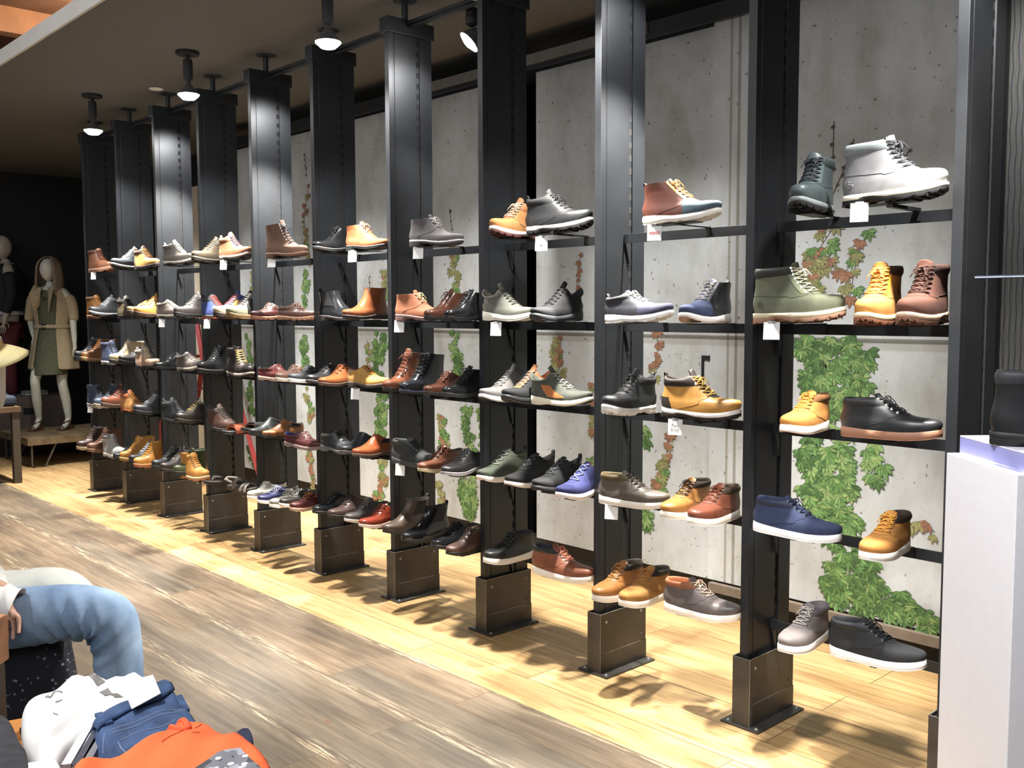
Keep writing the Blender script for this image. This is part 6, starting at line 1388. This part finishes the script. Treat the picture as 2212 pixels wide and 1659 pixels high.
def camo():
    m = bpy.data.materials.new('grey_camouflage'); m.use_nodes = True; n = m.node_tree.nodes; L = m.node_tree.links; b = n['Principled BSDF']; b.inputs['Roughness'].default_value = .8
    tc = n.new('ShaderNodeTexCoord'); z = n.new('ShaderNodeTexNoise'); z.inputs['Scale'].default_value = 26; L.new(tc.outputs['Object'], z.inputs['Vector'])
    r_ = n.new('ShaderNodeValToRGB'); r_.color_ramp.interpolation = 'CONSTANT'; e = r_.color_ramp.elements; e[0].position = 0; e[0].color = (.07, .07, .08, 1); e[1].position = .44; e[1].color = (.20, .20, .23, 1); x = e.new(.56); x.color = (.38, .38, .44, 1)
    L.new(z.outputs['Fac'], r_.inputs['Fac']); L.new(r_.outputs['Color'], b.inputs['Base Color']); return m
z_, pp_ = PRINT; G = []
Pp = np.array(pp_); c_ = Pp.mean(0)
for r in np.linspace(.02, 1, 14): G.append([D3((c_[0]+(p[0]-c_[0])*r, c_[1]+(p[1]-c_[1])*r, .84), .0016) for p in np.array([Pp[i]*(1-f)+Pp[(i+1) % len(Pp)]*f for i in range(len(Pp)) for f in (0, .25, .5, .75)])])
m = MB(); m.grid(G, 0, True); m.build('camouflage_print', camo(), t, True, 180)
m = MB()
for p in DOTS: m.disc(D3(p, .0022), (0, 0, 1), .0045, 12, 0, .0006)
for s_ in STROKES: m.tube([D3(q, .0016) for q in dense(s_)], .0032, 6)
m.build('white_lettering', mat('white_shirt_ink', (.85, .85, .85), .7), t)
tag(cloth_pile('navy_cloth', NAVY, TZ+.01, mat('navy_cloth_dark', (.018, .024, .055), .85, 0, .2, 40), None, .002, 50, 3), 'corner of a dark navy folded garment poking out right of the orange shirt', 'garment')
tag(cloth_pile('white_garment', WHITE2, TZ+.01, mat('white_jersey', (.80, .79, .77), .85, 0, .04, 30, .2, 400), None, .003, 40, 6), 'rounded white garment at the very bottom left beside the orange shirt', 'garment')
tag(cloth_pile('dark_garment_stack', BLACKS, TZ+.01, mat('charcoal_knit', (.035, .035, .040), .85, 0, .3, 60, .3, 300), None, .002, 30, 8, layers=5), 'stack of folded charcoal garments at the lower left edge', 'garments')
hg = tag(MB().tube(HOOKS[0], .0026, 6).tube(HOOKS[1], .0026, 6).build('hanger_hook', mat('dark_bronze_wire', (.05, .02, .012), .4, .5), None, True), 'dark wire hanger hook lying on the honey coloured table', 'hanger')
up = thing('garment_rack', 'wood block on a dark steel upright at the lower left edge', 'rack', (-.7, -2.375, 0))
M_ = Matrix.Rotation(R(47), 4, 'Z')
MB().box(-.030, .010, -.02, .02, .845, .930, 0, M_).build('wood_block', mat('rack_oak', (.42, .20, .10), .5, 0, .3, 14), up, bevel=.004)
MB().box(-.030, .004, -.012, .012, 0, .845, 0, M_).build('steel_upright', mat('rack_steel', (.03, .026, .026), .5, .3), up)

for pts, nm, mt, lb in ((HANGERS[0], 'clear_hanger', mat('white_hanger_plastic', (.72, .72, .74), .3), 'white plastic hanger arm sticking out between white shirt and jeans'), (HANGERS[1], 'dark_hanger', mat('grey_hanger_plastic', (.09, .09, .12), .25), 'dark grey plastic hanger arm beside the white one'), (HANGERS[2], 'slim_hanger', mat('silver_hanger', (.4, .4, .44), .25, .4), 'slim silver hanger arm next to the folded jeans')):
    P_ = [Vector(p) for p in pts]; s_ = (P_[-1]-P_[0]).cross(Vector((0, 0, 1))).normalized()*.007
    m = MB(); m.grid([[p-s_-Vector((0, 0, .002)) for p in P_], [p-s_+Vector((0, 0, .003)) for p in P_], [p+s_+Vector((0, 0, .003)) for p in P_], [p+s_-Vector((0, 0, .002)) for p in P_]], 0); tag(m.build(nm, mt, None, True, 30), lb, 'hanger')
